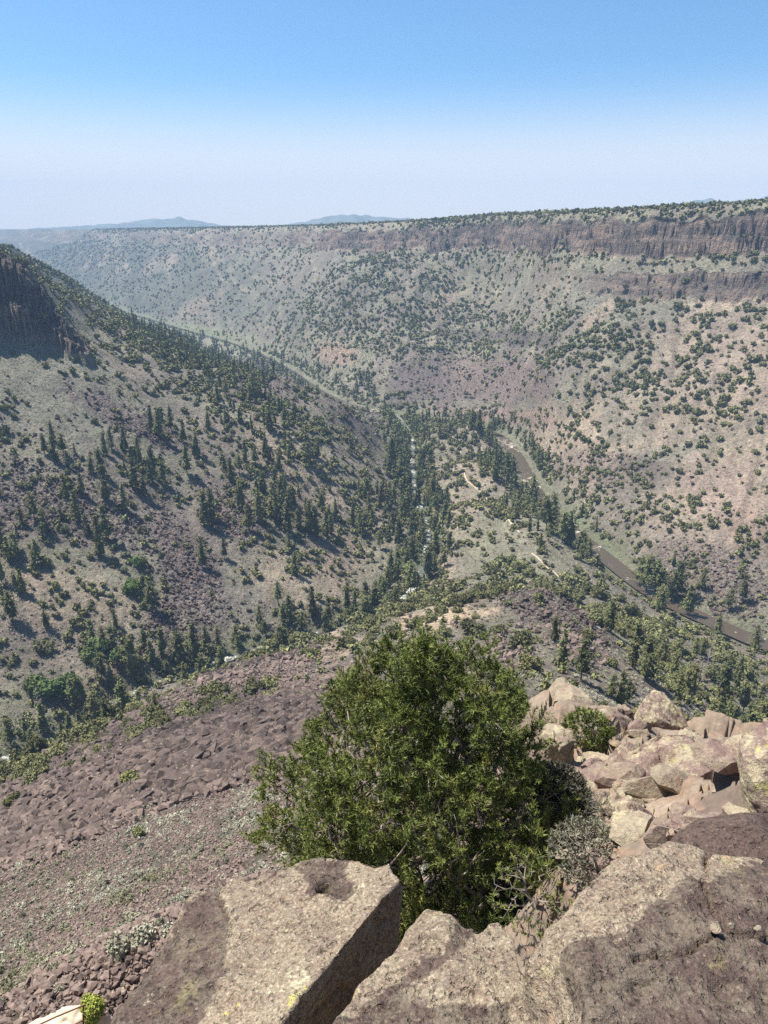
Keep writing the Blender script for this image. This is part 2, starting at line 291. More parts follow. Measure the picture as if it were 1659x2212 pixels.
# px, py, rx, ry, turn, colour, weight
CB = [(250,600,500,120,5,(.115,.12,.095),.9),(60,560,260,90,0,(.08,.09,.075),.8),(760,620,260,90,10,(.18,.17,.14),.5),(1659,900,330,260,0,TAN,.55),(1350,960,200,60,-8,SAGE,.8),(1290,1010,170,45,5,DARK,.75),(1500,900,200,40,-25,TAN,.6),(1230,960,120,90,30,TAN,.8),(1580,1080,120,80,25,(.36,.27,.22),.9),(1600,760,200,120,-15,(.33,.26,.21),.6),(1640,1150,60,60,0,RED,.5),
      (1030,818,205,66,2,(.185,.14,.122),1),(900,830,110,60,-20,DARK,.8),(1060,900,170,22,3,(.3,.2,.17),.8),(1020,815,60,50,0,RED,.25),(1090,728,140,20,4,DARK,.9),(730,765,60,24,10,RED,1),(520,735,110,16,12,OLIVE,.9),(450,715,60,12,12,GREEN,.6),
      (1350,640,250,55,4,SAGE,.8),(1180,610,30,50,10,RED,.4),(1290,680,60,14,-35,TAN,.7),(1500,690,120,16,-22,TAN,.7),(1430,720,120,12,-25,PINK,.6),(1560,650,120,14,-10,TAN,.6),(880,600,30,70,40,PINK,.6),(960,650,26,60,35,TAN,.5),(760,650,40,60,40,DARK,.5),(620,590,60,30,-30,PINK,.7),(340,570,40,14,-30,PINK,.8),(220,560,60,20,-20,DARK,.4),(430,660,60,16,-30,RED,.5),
      (350,1080,420,260,20,(.165,.15,.135),.45),(130,850,190,110,35,SAGE,1),(260,900,130,30,28,DARK,.8),(330,930,90,25,20,DARK,.7),(30,1090,130,60,20,DARK,.7),(160,1120,170,50,25,DARK,.7),(310,1180,110,40,20,SAGE,.7),(400,1230,150,60,60,DARK,1),(370,1330,60,80,80,DARK,.9),(500,1110,90,50,50,DARK,.8),(560,830,80,60,20,DARK,.9),(600,860,60,50,0,PINK,.5),(780,920,90,60,50,DARK,.7),(500,1300,110,40,0,GREY,.6),(160,1290,200,70,10,TAN,.4),(650,1250,130,60,10,TAN,.5),(640,1010,150,70,40,TAN,.55),(740,1200,80,60,20,RED,.4),(250,1480,110,60,-20,RED,.5),(330,1430,60,30,0,RED,.5),(100,1420,120,60,0,PINK,.6),
      (1010,1060,70,150,8,TAN,.5),(1120,1180,160,70,25,OLIVE,.8),(940,1240,70,40,-40,TAN,.8),(960,1300,90,30,0,TAN,.6),(1230,1240,130,45,15,OLIVE,.6),(1240,1135,60,20,45,GREEN,.9),(1310,1175,50,14,40,GREEN,.9),(1560,1260,160,60,25,DARK,.45),(1480,1180,120,90,20,TAN,.3),
      (1165,1310,90,45,10,DARK,.9),(1240,1370,90,50,30,DARK,.8),(1060,1440,60,60,40,DARK,.6),(1100,1420,60,14,40,RED,.6),(950,1335,125,34,-12,SAND,1),(690,1405,90,36,-15,SAND,1),(640,1430,110,30,-20,(.46,.36,.26),.9),(680,1480,110,20,-25,RED,.8),(560,1440,150,40,-15,DARK,.9),(480,1450,120,30,-15,DARK,.7),
      (420,1640,420,130,-14,DARK,1),(100,1780,260,120,-20,DARK,.7),(620,1560,140,60,-20,DARK,.9),(420,1820,240,60,-28,SAGE,.85),(330,1700,110,30,-20,SAGE,.5),(350,2000,300,90,-35,(.26,.18,.16),.8),(120,1960,140,30,-35,TAN,.5),(260,1960,180,60,-38,SAGE,.4),(60,2080,130,100,-30,SAGE,.4),(250,2090,200,130,-30,(.27,.215,.185),.9),(400,1800,60,14,-40,RED,.8),(30,1730,80,30,-20,TAN,.6)]
# junipers and pinyons: how thick they stand
JB = [(850,900,4000,3000,0,.28,1),(1300,560,500,90,6,.10,1),(1080,545,260,50,8,.42,1),(800,600,260,110,10,.5,1),(600,640,260,120,20,.62,1),(300,600,260,100,10,.5,1),(900,720,280,45,-4,.95,1),(1000,690,200,24,5,.9,1),(1250,745,150,40,15,.95,1),(1310,790,170,60,25,.85,1),(1450,880,260,50,-10,.65,1),(1350,935,160,40,0,.08,.9),(1020,830,200,60,2,.03,1),(1090,728,90,14,4,.1,1),(730,765,50,16,0,.1,1),(520,735,90,14,12,.05,1),
      (1250,1000,140,70,40,.6,1),(1580,1080,120,90,30,.12,1),(1420,1130,220,80,32,.75,1),(1560,1200,200,70,30,.45,1),(1010,1050,70,150,8,.75,1),(1130,1170,150,60,25,.42,1),(1200,1230,160,45,15,.3,1),(1000,1280,150,26,-8,1.,1),(1250,1290,200,20,22,1.,1),(1450,1400,200,60,20,.7,1),(1560,1480,160,60,15,.75,1),(1350,1440,120,60,30,.35,1),(1165,1320,90,36,10,.05,1),(1240,1370,80,40,30,.12,1),(1080,1400,100,30,40,.5,1),(1180,1480,140,40,20,.5,1),(950,1335,120,34,-12,.1,1),
      (130,850,200,120,35,.07,1),(260,900,130,30,28,.03,1),(160,1080,200,70,20,.2,1),(400,1220,130,60,60,.04,1),(310,1180,80,30,20,.1,1),(560,830,70,40,20,.03,1),(600,950,180,90,30,.85,1),(720,1030,130,80,45,.9,1),(780,1150,110,90,45,.85,1),(640,1130,120,70,20,.6,1),(650,1260,120,50,10,.45,1),(500,1310,130,40,0,.15,1),(200,1300,200,90,10,.55,1),(150,1420,180,60,-10,.5,1),(790,920,80,50,50,.15,1),(450,800,150,60,15,.8,1),(330,740,100,60,30,.7,1),
      (400,1560,760,230,-18,0,1),(150,2000,520,300,-30,0,1),(740,1390,330,50,-22,.6,1),(480,1505,260,46,-22,.75,1),(180,1622,260,46,-20,.95,1),(690,1405,90,34,-14,.06,1),(640,1432,110,28,-20,.15,.9),(560,1450,110,26,-15,.05,1),(1100,1560,200,80,0,.2,1),(850,2100,800,380,0,0,1),(900,1480,200,60,0,.25,1),(1700,1640,260,90,10,.3,1)]
# tall conifers
KB = [(850,900,4000,3000,0,0,1),(450,770,150,50,20,.6,1),(350,730,80,30,35,.5,1),(560,930,160,60,30,.45,1),(700,1010,120,80,50,.5,1),(800,1130,100,100,50,.7,1),(850,1200,50,60,0,.6,1),(860,980,40,90,0,.8,1),(1040,920,120,26,4,.9,1),(1060,970,40,60,10,.8,1),(1150,1090,60,90,-35,.7,1),(1240,1190,90,26,35,.5,1),(560,870,90,40,20,.5,1),(780,840,120,26,20,.5,1),(640,800,110,16,15,.7,1),(650,1100,100,60,20,.35,1),(1600,1560,110,90,20,.55,1),(1480,1480,90,70,20,.3,1),(300,1420,160,36,-15,.35,1),(100,1200,160,100,0,.18,1),(30,1300,60,120,0,.3,1),(700,1300,120,30,10,.3,1),(560,1000,120,60,30,.3,1),(200,1560,160,26,-20,.35,1)]
# loose rock: how thick boulders lie
BB = [(850,900,4000,3000,0,.06,1),(1020,820,190,60,2,.55,1),(1290,1010,150,40,5,.7,1),(1560,1260,160,70,25,.8,1),(1480,1250,60,40,20,.6,1),(1165,1310,90,45,10,.7,1),(1240,1370,90,50,30,1,1),(1080,1420,60,50,40,.9,1),(400,1230,140,60,60,1,1),(370,1330,60,70,80,1,1),(500,1110,80,50,50,.95,1),(160,1090,200,70,20,.85,1),(270,900,140,30,28,.9,1),(30,1090,120,60,20,.9,1),(560,830,80,50,20,.5,1),(780,920,80,50,50,.4,1),(600,1330,120,40,0,.4,1),(250,1480,100,40,-20,.3,1),
      (420,1640,430,130,-14,1,1),(100,1780,260,120,-20,.8,1),(560,1440,150,36,-15,1,1),(250,2060,300,160,-30,.7,1),(420,1820,240,50,-28,.3,1),(950,1335,100,20,-12,0,1)]
TRAIL_PX = [[(995,975),(1001,1010),(1006,1040),(1030,1055),(1048,1072),(1062,1085),(1082,1100),(1100,1125),(1118,1146),(1124,1152)],[(1148,1195),(1165,1210),(1180,1225),(1200,1240),(1218,1253),(1232,1266)]]
VIS = {}
def terrain_mesh():
    azs = np.concatenate([np.linspace(-math.pi, -1.3, 26)[:-1], np.linspace(-1.3, -.70, 60)[:-1], np.linspace(-.70, .70, 1180), np.linspace(.70, 1.3, 60)[1:], np.linspace(1.3, math.pi, 26)[1:]])
    rs = np.concatenate([np.linspace(.4, 4, 60)[:-1], np.geomspace(4, 100, 330)[:-1], np.geomspace(100, 330, 260)[:-1], np.geomspace(330, 2300, 900)[:-1], np.geomspace(2300, 7000, 260)[:-1], np.geomspace(7000, 8000, 10)])
    R, A = np.meshgrid(rs, azs, indexing='ij'); x = (R * np.sin(A)).ravel(); y = (R * np.cos(A)).ravel()
    z, cliff, dr, ds, frac, wall = height(x, y, True)
    VIS['az'] = azs; VIS['r'] = rs; VIS['t'] = np.maximum.accumulate((z.reshape(R.shape) / R), axis=0)
    # the rock faces are broken up sideways too
    m = cliff > .02; Pm = np.stack([x[m], y[m], z[m]], 1)
    for k, sc, am in ((1, 14, 2.6), (2, 4.5, 1.1)):
        x[m] += cliff[m] * am * fb3(Pm / sc, 2, 80 + k); y[m] += cliff[m] * am * fb3(Pm / sc, 2, 90 + k)
    rm_ = np.hypot(x, y); sa = np.arctan2(x, y) * np.interp(np.arctan2(x, y), RIM_AZ, RIM_R); sa = sa + 3 * n2(x / 30, y / 30, 96)
    push = cliff * (9 * (np.abs(n2(sa / 60, z / 120, 94)) - .25) + 5.5 * (np.abs(n2(sa / 22, z / 90, 97)) - .25) + 3.2 * (np.abs(n2(sa / 8, z / 45, 98)) - .25) + 1.2 * n2(sa / 3.2, z / 16, 99) + 2.6 * n2(sa / 60, z / 4.5, 95) + 3.0 * cells(sa / 14, z / 18, 3)) * ss(560, 620, rm_); x *= 1 + push / rm_; y *= 1 + push / rm_
    n = len(x); me = bpy.data.meshes.new('terrain'); nr, na = R.shape
    i = np.arange(nr - 1)[:, None] * na + np.arange(na - 1)[None]; q = np.stack([i, i + na, i + na + 1, i + 1], -1).reshape(-1, 4)
    me.vertices.add(n); me.vertices.foreach_set('co', np.stack([x, y, z], 1).astype(np.float32).ravel())
    me.loops.add(q.size); me.loops.foreach_set('vertex_index', q.astype(np.int32).ravel())
    me.polygons.add(len(q)); me.polygons.foreach_set('loop_start', np.arange(0, q.size, 4, dtype=np.int32)); me.polygons.foreach_set('loop_total', np.full(len(q), 4, np.int32))
    me.polygons.foreach_set('use_smooth', np.ones(len(q), bool)); me.update(calc_edges=True)
    px, py = project(x, y, z); r = np.hypot(x, y)
    wob = fb2(x / np.maximum(r, 20) * 40, y / np.maximum(r, 20) * 40, 3, 101) + .6 * fb2(x / 12, y / 12, 2, 105)
    g = fb2(x / 70, y / 70, 3, 111); base = np.array(PINK)[None] * (1 - ss(-.5, .5, g))[:, None] + np.array(OLIVE)[None] * ss(-.5, .5, g)[:, None]
    wobb = wob.astype(float); col = base.copy()
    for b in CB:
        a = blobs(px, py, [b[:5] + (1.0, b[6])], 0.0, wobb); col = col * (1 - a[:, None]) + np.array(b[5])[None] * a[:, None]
    # streaks of bare soil and scree down the long wall
    az = np.arctan2(x, y); st = n2(az * 80 + 3 * n2(az * 25, frac * 4, 7), frac * 2.2, 115); ws = wall * ss(.2, .4, frac) * ss(1, .85, frac)
    a = ws * ss(.2, .9, st + .5 * g) * .45; col = col * (1 - a[:, None]) + np.array(TAN)[None] * a[:, None]
    a = ws * ss(-.2, -.9, st + .4 * g) * .35; col = col * (1 - a[:, None]) + np.array(DARK)[None] * a[:, None]
    a = ss(30, 12, dr) * .8; col = col * (1 - a[:, None]) + np.array((.17, .18, .11))[None] * a[:, None]
    a = ss(18, 5, ds) * .8; col = col * (1 - a[:, None]) + np.array((.15, .17, .09))[None] * a[:, None]
    nearm = np.maximum(ss(15, 11, r), ss(30, 24, r) * ss(2, 4, x)) ; col = col * (1 - nearm[:, None]) + np.array((.33, .25, .185))[None] * nearm[:, None]
    rocky = blobs(px, py, BB, 0.1, wobb); rocky = np.maximum(rocky, cliff); rocky = rocky * (1 - nearm) + .12 * nearm
    sage = 1 - ss(.0, .16, np.abs(col - np.array(SAGE)[None]).sum(1)) * .65; sage = sage * (1 - nearm)
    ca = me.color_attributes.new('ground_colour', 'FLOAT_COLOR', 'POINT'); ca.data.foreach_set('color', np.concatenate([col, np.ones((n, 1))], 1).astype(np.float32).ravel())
    cb = me.color_attributes.new('ground_kind', 'FLOAT_COLOR', 'POINT'); cb.data.foreach_set('color', np.stack([rocky, sage, cliff, nearm], 1).astype(np.float32).ravel())
    o = bpy.data.objects.new('terrain', me); COL.objects.link(o); o['kind'] = 'structure'; me.materials.append(mat_ground()); return o
# ------------------------------------------------------------------ material building
class NT:
    def __init__(s, name):
        s.m = bpy.data.materials.new(name); s.m.use_nodes = True; s.t = s.m.node_tree; s.t.nodes.clear()
        s.out = s.n('ShaderNodeOutputMaterial'); s.b = s.n('ShaderNodeBsdfPrincipled'); s.l(s.b.outputs[0], s.out.inputs['Surface'])
        s.b.inputs['Roughness'].default_value = .9; s.b.inputs['Specular IOR Level'].default_value = .2
    def n(s, t, **k):
        o = s.t.nodes.new(t)
        for a, v in k.items(): setattr(o, a, v)
        return o
    def l(s, a, b): s.t.links.new(a, b)
    def val(s, x, sock):
        if isinstance(x, bpy.types.NodeSocket): s.l(x, sock)
        else: sock.default_value = x if not (isinstance(x, tuple) and len(x) == 3 and sock.type == 'RGBA') else (*x, 1)
    def pos(s):
        return s.n('ShaderNodeNewGeometry').outputs['Position']
    def obj(s): return s.n('ShaderNodeTexCoord').outputs['Object']
    def scale(s, v, k):
        m = s.n('ShaderNodeVectorMath', operation='MULTIPLY'); s.l(v, m.inputs[0]); m.inputs[1].default_value = k if isinstance(k, tuple) else (k, k, k); return m.outputs[0]
    def noise(s, v, sc, det=4, rough=.55, dist=0):
        n = s.n('ShaderNodeTexNoise'); s.l(v, n.inputs['Vector']); n.inputs['Scale'].default_value = sc; n.inputs['Detail'].default_value = det; n.inputs['Roughness'].default_value = rough; n.inputs['Distortion'].default_value = dist; return n.outputs['Fac']
    def vor(s, v, sc, out='Distance', feature='F1', rnd=1):
        n = s.n('ShaderNodeTexVoronoi', feature=feature); s.l(v, n.inputs['Vector']); n.inputs['Scale'].default_value = sc; n.inputs['Randomness'].default_value = rnd; return n.outputs[out]
    def math(s, op, a, b=0., c=0., clamp=False):
        n = s.n('ShaderNodeMath', operation=op, use_clamp=clamp)
        for i, x in enumerate((a, b, c)): s.val(x, n.inputs[i])
        return n.outputs[0]
    def rng(s, x, a, b, c=0., d=1., smooth=False):
        n = s.n('ShaderNodeMapRange'); n.interpolation_type = 'SMOOTHSTEP' if smooth else 'LINEAR'; s.val(x, n.inputs[0])
        for i, v in enumerate((a, b, c, d)): s.val(v, n.inputs[i + 1])
        return n.outputs[0]
    def mix(s, f, a, b, bt='MIX'):
        n = s.n('ShaderNodeMix', data_type='RGBA', blend_type=bt); s.val(f, n.inputs[0]); s.val(a, n.inputs[6]); s.val(b, n.inputs[7]); return n.outputs[2]
    def gain(s, c, f):
        n = s.n('ShaderNodeVectorMath', operation='SCALE'); s.val(c, n.inputs[0]); s.val(f, n.inputs['Scale']); return n.outputs[0]
    def attr(s, nm, out='Color'):
        n = s.n('ShaderNodeAttribute', attribute_name=nm); return n.outputs[out]
    def sep(s, c):
        n = s.n('ShaderNodeSeparateColor'); s.l(c, n.inputs[0]); return n.outputs
    def rand(s): return s.n('ShaderNodeObjectInfo').outputs['Random']
    def bump(s, h, st, dist):
        n = s.n('ShaderNodeBump'); s.val(h, n.inputs['Height']); s.val(st, n.inputs['Strength']); n.inputs['Distance'].default_value = dist; s.l(n.outputs[0], s.b.inputs['Normal']); return n
    def done(s, c, **k):
        s.val(c, s.b.inputs['Base Color'])
        for a, v in k.items(): s.val(v, s.b.inputs[a.replace('_', ' ')])
        return s.m
def mat_ground():
    N = NT('rocky_ground'); P = N.pos(); col = N.attr('ground_colour'); k = N.sep(N.attr('ground_kind')); rocky, sage, cliff = k[0], k[1], k[2]
    n1 = N.noise(P, .035, 10, .68); n2_ = N.noise(P, .35, 8, .7); n3_ = N.noise(P, 1.6, 5, .7)
    c = N.gain(col, N.rng(n1, .3, .7, .66, 1.18)); c = N.gain(c, N.rng(n2_, .3, .7, .45, 1.55)); c = N.gain(c, N.rng(n3_, .3, .7, .7, 1.3)); c = N.mix(N.math('MULTIPLY', N.rng(N.noise(P, .22, 7, .8), .56, .62), .55), c, (.12, .12, .085))
    # low grey-green scrub in clumps
    f = N.math('MULTIPLY', N.rng(N.noise(P, .5, 6, .75), .5, .58), N.math('MULTIPLY_ADD', sage, .75, .0)); f = N.math('MULTIPLY', f, N.math('SUBTRACT', 1., rocky, clamp=True))
    c = N.mix(f, c, (.13, .145, .095))
    # stones: each with its own tone
    v = N.n('ShaderNodeTexVoronoi'); N.l(P, v.inputs['Vector']); v.inputs['Scale'].default_value = .55
    st = N.sep(v.outputs['Color']); stone = N.mix(N.rng(st[0], 0, 1), (.085, .068, .064), (.25, .20, .18)); stone = N.mix(N.rng(st[1], .8, 1.), stone, (.36, .32, .27))
    c = N.mix(N.math('MULTIPLY', rocky, .6), c, stone)
    # bare faces: columns and ledges, tan and purple brown
    Q = N.scale(P, (.22, .22, .045)); cl = N.noise(Q, 1., 8, .7); cb = N.noise(N.scale(P, (.02, .02, .11)), 1., 5, .6)
    face = N.mix(N.rng(cl, .38, .6), (.06, .05, .048), (.27, .215, .185)); face = N.mix(N.rng(cb, .46, .6), face, (.37, .28, .22)); face = N.mix(N.rng(N.noise(P, .05, 4), .55, .7), face, (.13, .125, .11))
    c = N.mix(cliff, c, face); near = N.attr('ground_kind', 'Alpha'); nc = N.mix(N.rng(n2_, .4, .6), (.13, .10, .08), (.25, .20, .155)); nc = N.mix(N.rng(n3_, .5, .6), nc, (.22, .155, .115)); c = N.mix(near, c, N.gain(nc, N.rng(N.noise(P, 9, 5, .7), .3, .7, .75, 1.25)))
    lump = N.noise(P, .12, 4, .6)
    h = N.math('ADD', N.math('MULTIPLY', N.noise(P, .5, 9, .72), 1.6), N.math('MULTIPLY', N.math('MULTIPLY', v.outputs['Distance'], rocky), -1.1))
    h = N.math('ADD', h, N.math('MULTIPLY', N.math('MULTIPLY', cl, cliff), 9.))
    N.bump(h, N.math('SUBTRACT', 1., N.math('MULTIPLY', near, .75)), 2.0); return N.done(c, Roughness=.95)
def mat_water(name, deep, rough, white, nsc):
    N = NT(name); P = N.pos(); foam = N.attr('foam', 'Fac')
    f = N.rng(N.math('ADD', N.noise(N.scale(P, nsc), 1., 6, .7), N.math('MULTIPLY', foam, .11)), .62, .74)
    c = N.mix(f, deep, white); N.bump(N.noise(P, .8, 5, .6), .5, .3)
    return N.done(c, Roughness=N.rng(f, 0, 1, rough, .7), Specular_IOR_Level=.5)
def mesh_np(name, V, F, mat=None, smooth=False, tint=None, parent=None, link=True):
    V = np.asarray(V, np.float32); F = np.asarray(F, np.int32); me = bpy.data.meshes.new(name); k = F.shape[1]
    me.vertices.add(len(V)); me.vertices.foreach_set('co', V.ravel()); me.loops.add(F.size); me.loops.foreach_set('vertex_index', F.ravel())
    me.polygons.add(len(F)); me.polygons.foreach_set('loop_start', np.arange(0, F.size, k, dtype=np.int32)); me.polygons.foreach_set('loop_total', np.full(len(F), k, np.int32))
    me.polygons.foreach_set('use_smooth', np.full(len(F), bool(smooth)))
    me.update(calc_edges=True)
    if tint is not None:
        a = me.attributes.new('tint', 'FLOAT', 'POINT'); a.data.foreach_set('value', np.asarray(tint, np.float32))
    if mat: me.materials.append(mat)
    if not link: return me
    o = bpy.data.objects.new(name, me); COL.objects.link(o)
    if parent: o.parent = parent
    return o
def ribbon(name, line, width, zf, mat, foam):
    t0 = np.arange(len(line)); t1 = np.linspace(0, len(line) - 1, len(line) * 4); line = np.stack([np.interp(t1, t0, line[:, k]) for k in (0, 1)], 1); zf = np.interp(t1, t0, zf); foam = np.interp(t1, t0, foam)
    w_ = width * (1 + .22 * n2(t1 / 14, t1 * 0, 8)) * np.interp(np.hypot(line[:, 0], line[:, 1]), [1080, 1250], [1, .4])
    d = np.gradient(line, axis=0); d /= np.linalg.norm(d, axis=1)[:, None]; nrm = np.stack([-d[:, 1], d[:, 0]], 1); V = []; K = 7
    for j in range(K):
        u = ((j / (K - 1) - .5) * w_)[:, None]; V.append(np.concatenate([line + nrm * u, zf[:, None]], 1))
    V = np.stack(V, 1); n = len(line); i = np.arange(n - 1)[:, None] * K + np.arange(K - 1)[None]; F = np.stack([i, i + 1, i + K + 1, i + K], -1).reshape(-1, 4)
    o = mesh_np(name, V.reshape(-1, 3), F, mat, True); a = o.data.attributes.new('foam', 'FLOAT', 'POINT'); a.data.foreach_set('value', np.repeat(foam, K).astype(np.float32)); o['kind'] = 'structure'; return o
def build_water():
    n = len(river_l); px, py = project(river_l[:, 0], river_l[:, 1], -240.); f = np.zeros(n)
    for cx, cy, r in ((1095,955,22),(1140,1045,22),(1285,1175,14),(780,884,50),(1240,1145,10)): f = np.maximum(f, ss(r * 1.4, r * .5, np.hypot(px - cx, py - cy)))
    ribbon('river', river_l, 15.5, np.full(n, -240.9), mat_water('brown_river_water', (.075, .058, .040), .22, (.50, .45, .38), (.22, .22, .5)), f)
    m = len(stream_l); ribbon('stream', stream_l, 5, stream_z(np.arange(m)) - .2, mat_water('white_water', (.085, .085, .06), .3, (.55, .55, .52), (.45, .45, 1.)), .9 + 1.3 * n2(stream_l[:, 0] / 25, stream_l[:, 1] / 25, 5))
def build_trail():
    N = NT('trodden_sand'); P = N.pos(); m = N.done(N.gain((.46, .37, .27), N.rng(N.noise(P, 1.5, 5, .7), .3, .7, .8, 1.15)))
    for L in TRAIL_PX:
        pts = np.array([on_ground(*p)[:2] for p in L]); l = resample(pts, 1.5, 2); d = np.gradient(l, axis=0); d /= np.linalg.norm(d, axis=1)[:, None]; nr = np.stack([-d[:, 1], d[:, 0]], 1); V = []
        for j in range(4):
            q = l + nr * ((j / 3 - .5) * 1.1 + .25 * n2(l[:, :1] / 5, l[:, 1:] / 5, 9)); V.append(np.concatenate([q, height(q[:, 0], q[:, 1])[:, None] + .22], 1))
        V = np.stack(V, 1); n = len(l); i = np.arange(n - 1)[:, None] * 4 + np.arange(3)[None]; F = np.stack([i, i + 1, i + 5, i + 4], -1).reshape(-1, 4)
        o = mesh_np('path', V.reshape(-1, 3), F, m, True); o['kind'] = 'structure'
def build_hills():
    N = NT('far_hills'); m = N.done(N.gain((.12, .13, .10), N.rng(N.noise(N.pos(), .004, 5), .3, .7, .7, 1.3)))
    def hill(prof, D):
        xs = np.linspace(prof[0][0], prof[-1][0], 160); top = np.interp(xs, [p[0] for p in prof], [p[1] for p in prof]); top = top + 1.0 * n2(xs / 30, xs * 0, 3) * ss(488, 474, top) * .8
        rows = []
        base = ray(829, 500)[2]
        for j, f in enumerate(np.linspace(-1, 1, 25)):
            w = (math.cos(f * math.pi) + 1) / 2; P = np.array([PT(a, b, D) for a, b in zip(xs, top)]); hz = P[:, 2].copy(); s = 1 + .16 * f
            V = P * s; V[:, 2] = -60 + (hz + 60) * w * (1 + .12 * n2(xs / 25, np.full(160, f * 3), 4)); rows.append(V)
        V = np.stack(rows); i = np.arange(24)[:, None] * 160 + np.arange(159)[None]; F = np.stack([i, i + 1, i + 161, i + 160], -1).reshape(-1, 4)
        o = mesh_np('hills', V.reshape(-1, 3), F, m, True); o['kind'] = 'structure'
    hill([(520,494),(600,488),(660,478),(700,470),(745,464),(770,463),(800,467),(860,471),(930,478),(1040,490),(1100,495)], 6500)
    hill([(60,494),(160,489),(260,482),(330,474),(365,473),(385,468),(405,473),(440,480),(500,489),(560,495)], 7000)
    hill([(1420,452),(1470,442),(1500,435),(1540,432),(1575,437),(1610,432),(1645,429),(1700,428),(1800,440),(1900,460)], 6000)
def build_haze():
    V = [(x, y, z) for x in (-8300, 8300) for y in (-8200, 8500) for z in (-262, 460)]; F = [(0,1,3,2),(4,6,7,5),(0,4,5,1),(2,3,7,6),(0,2,6,4),(1,5,7,3)]
    m = bpy.data.materials.new('thin_air'); m.use_nodes = True; t = m.node_tree; t.nodes.clear(); o = t.nodes.new('ShaderNodeOutputMaterial'); v = t.nodes.new('ShaderNodeVolumePrincipled')
    v.inputs['Color'].default_value = (.34, .53, .81, 1); v.inputs['Density'].default_value = HAZE; v.inputs['Anisotropy'].default_value = .0; t.links.new(v.outputs[0], o.inputs['Volume'])
    b = mesh_np('haze', V, F, m); b['kind'] = 'stuff'
HAZE = 1.3e-4
# ------------------------------------------------------------------ plants and loose rock
def seen(x, y, ztop):
    r = np.hypot(x, y); a = np.arctan2(x, y); i = np.clip(np.searchsorted(VIS['az'], a), 0, len(VIS['az']) - 1); j = np.clip(np.searchsorted(VIS['r'], r) - 1, 0, len(VIS['r']) - 1)
    return ztop / r > VIS['t'][j, i] - .0005
def ico(sub):
    bm = bmesh.new(); bmesh.ops.create_icosphere(bm, subdivisions=sub, radius=1); V = np.array([v.co[:] for v in bm.verts]); F = np.array([[v.index for v in f.verts] for f in bm.faces]); bm.free(); return V, F
ICO1, ICO2, ICO3 = ico(1), ico(2), ico(3)
def rnd_dirs(n, R): d = R.normal(size=(n, 3)); return d / np.linalg.norm(d, axis=1)[:, None]
def cards(C, D, size, R, aspect=1.0, k=3):
    """small leaf-sized faces at C facing about D (triangles or quads)"""
    n = len(C); D = D + .9 * rnd_dirs(n, R); D /= np.linalg.norm(D, axis=1)[:, None]
    t = np.cross(D, rnd_dirs(n, R)); t /= np.linalg.norm(t, axis=1)[:, None] + 1e-9; b = np.cross(D, t); s = (size * R.uniform(.6, 1.3, n))[:, None]
    if k == 3: P = [C + t * s, C - .6 * t * s + b * s * aspect * .8, C - .6 * t * s - b * s * aspect * .8]
    else: P = [C + t * s + b * s * aspect * .4, C - t * s * .3 + b * s * aspect, C - t * s - b * s * aspect * .4, C + t * s * .3 - b * s * aspect]
    V = np.stack(P, 1).reshape(-1, 3); return V, np.arange(n * k).reshape(n, k)
def join(parts):
    V, F, T = [], [], []; o = 0
    for v, f, t in parts: V.append(v); F.append(f + o); T.append(np.full(len(v), t) if np.isscalar(t) else t); o += len(v)
    return np.concatenate(V), np.concatenate(F), np.concatenate(T)
def bush(seed, nleaf, leaf, nb=7, flat=.8, core=ICO1):
    """round bush or juniper, unit half-width, stands on z=0"""
    R = np.random.default_rng(seed); parts = []; cen = []
    for i in range(nb):
        a = R.uniform(0, 6.28); q = R.uniform(.15, .62); c = np.array([q * math.cos(a), q * math.sin(a), flat * R.uniform(.35, 1.05)]); cen.append((c, R.uniform(.28, .5)))
    cen.append((np.array([0, 0, flat * .7]), .6))
    for c, r in cen:
        v = core[0] * r * .72 * (1 + .25 * R.normal(size=(len(core[0]), 1))); parts.append((v + c, core[1], .25))
        n = int(nleaf * r * r / sum(q[1] ** 2 for q in cen)); d = rnd_dirs(n, R); d[:, 2] = np.where(d[:, 2] < -.4, -d[:, 2], d[:, 2]); C = c + d * r * R.uniform(.75, 1.12, (n, 1))
        v, f = cards(C, d, leaf, R); parts.append((v, f, np.repeat(np.clip(R.normal(.55, .2, n), 0, 1), 3)))
    V, F, T = join(parts); V[:, 2] = np.maximum(V[:, 2], -.12); return V, F, T
def cone_tree(seed, n, leaf, wide=.17, bare=.12, ragged=.35):
    """tall conifer crown, unit height"""
    R = np.random.default_rng(seed); parts = []; nbr = int(n / 9); 
    for i in range(nbr):
        h = bare + (1 - bare) * (i + R.uniform(0, 1)) / nbr; a = R.uniform(0, 6.28); L = wide * (1.06 - h) ** (.5 + .12 * (seed % 3)) * R.uniform(1 - ragged, 1.15) * (1 if h > bare + .12 else R.uniform(.4, 1.))
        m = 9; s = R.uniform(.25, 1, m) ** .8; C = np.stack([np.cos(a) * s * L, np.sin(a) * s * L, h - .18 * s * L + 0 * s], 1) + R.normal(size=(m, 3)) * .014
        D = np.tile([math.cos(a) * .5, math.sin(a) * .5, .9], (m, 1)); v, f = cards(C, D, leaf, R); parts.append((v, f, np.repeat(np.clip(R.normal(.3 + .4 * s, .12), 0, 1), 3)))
    k = 6; v = []; 
    for j, h in enumerate(np.linspace(bare, .96, 7)):
        for q in range(k): a = q / k * 6.28; w_ = wide * .42 * (1.03 - h) * R.uniform(.7, 1.3); v.append((w_ * math.cos(a), w_ * math.sin(a), h))
    v = np.array(v); f = [];
    for j in range(6):
        for q in range(k): a, b = j * k + q, j * k + (q + 1) % k; f += [(a, b, b + k), (a, b + k, a + k)]
    parts.append((v, np.array(f), .15)); return join(parts)
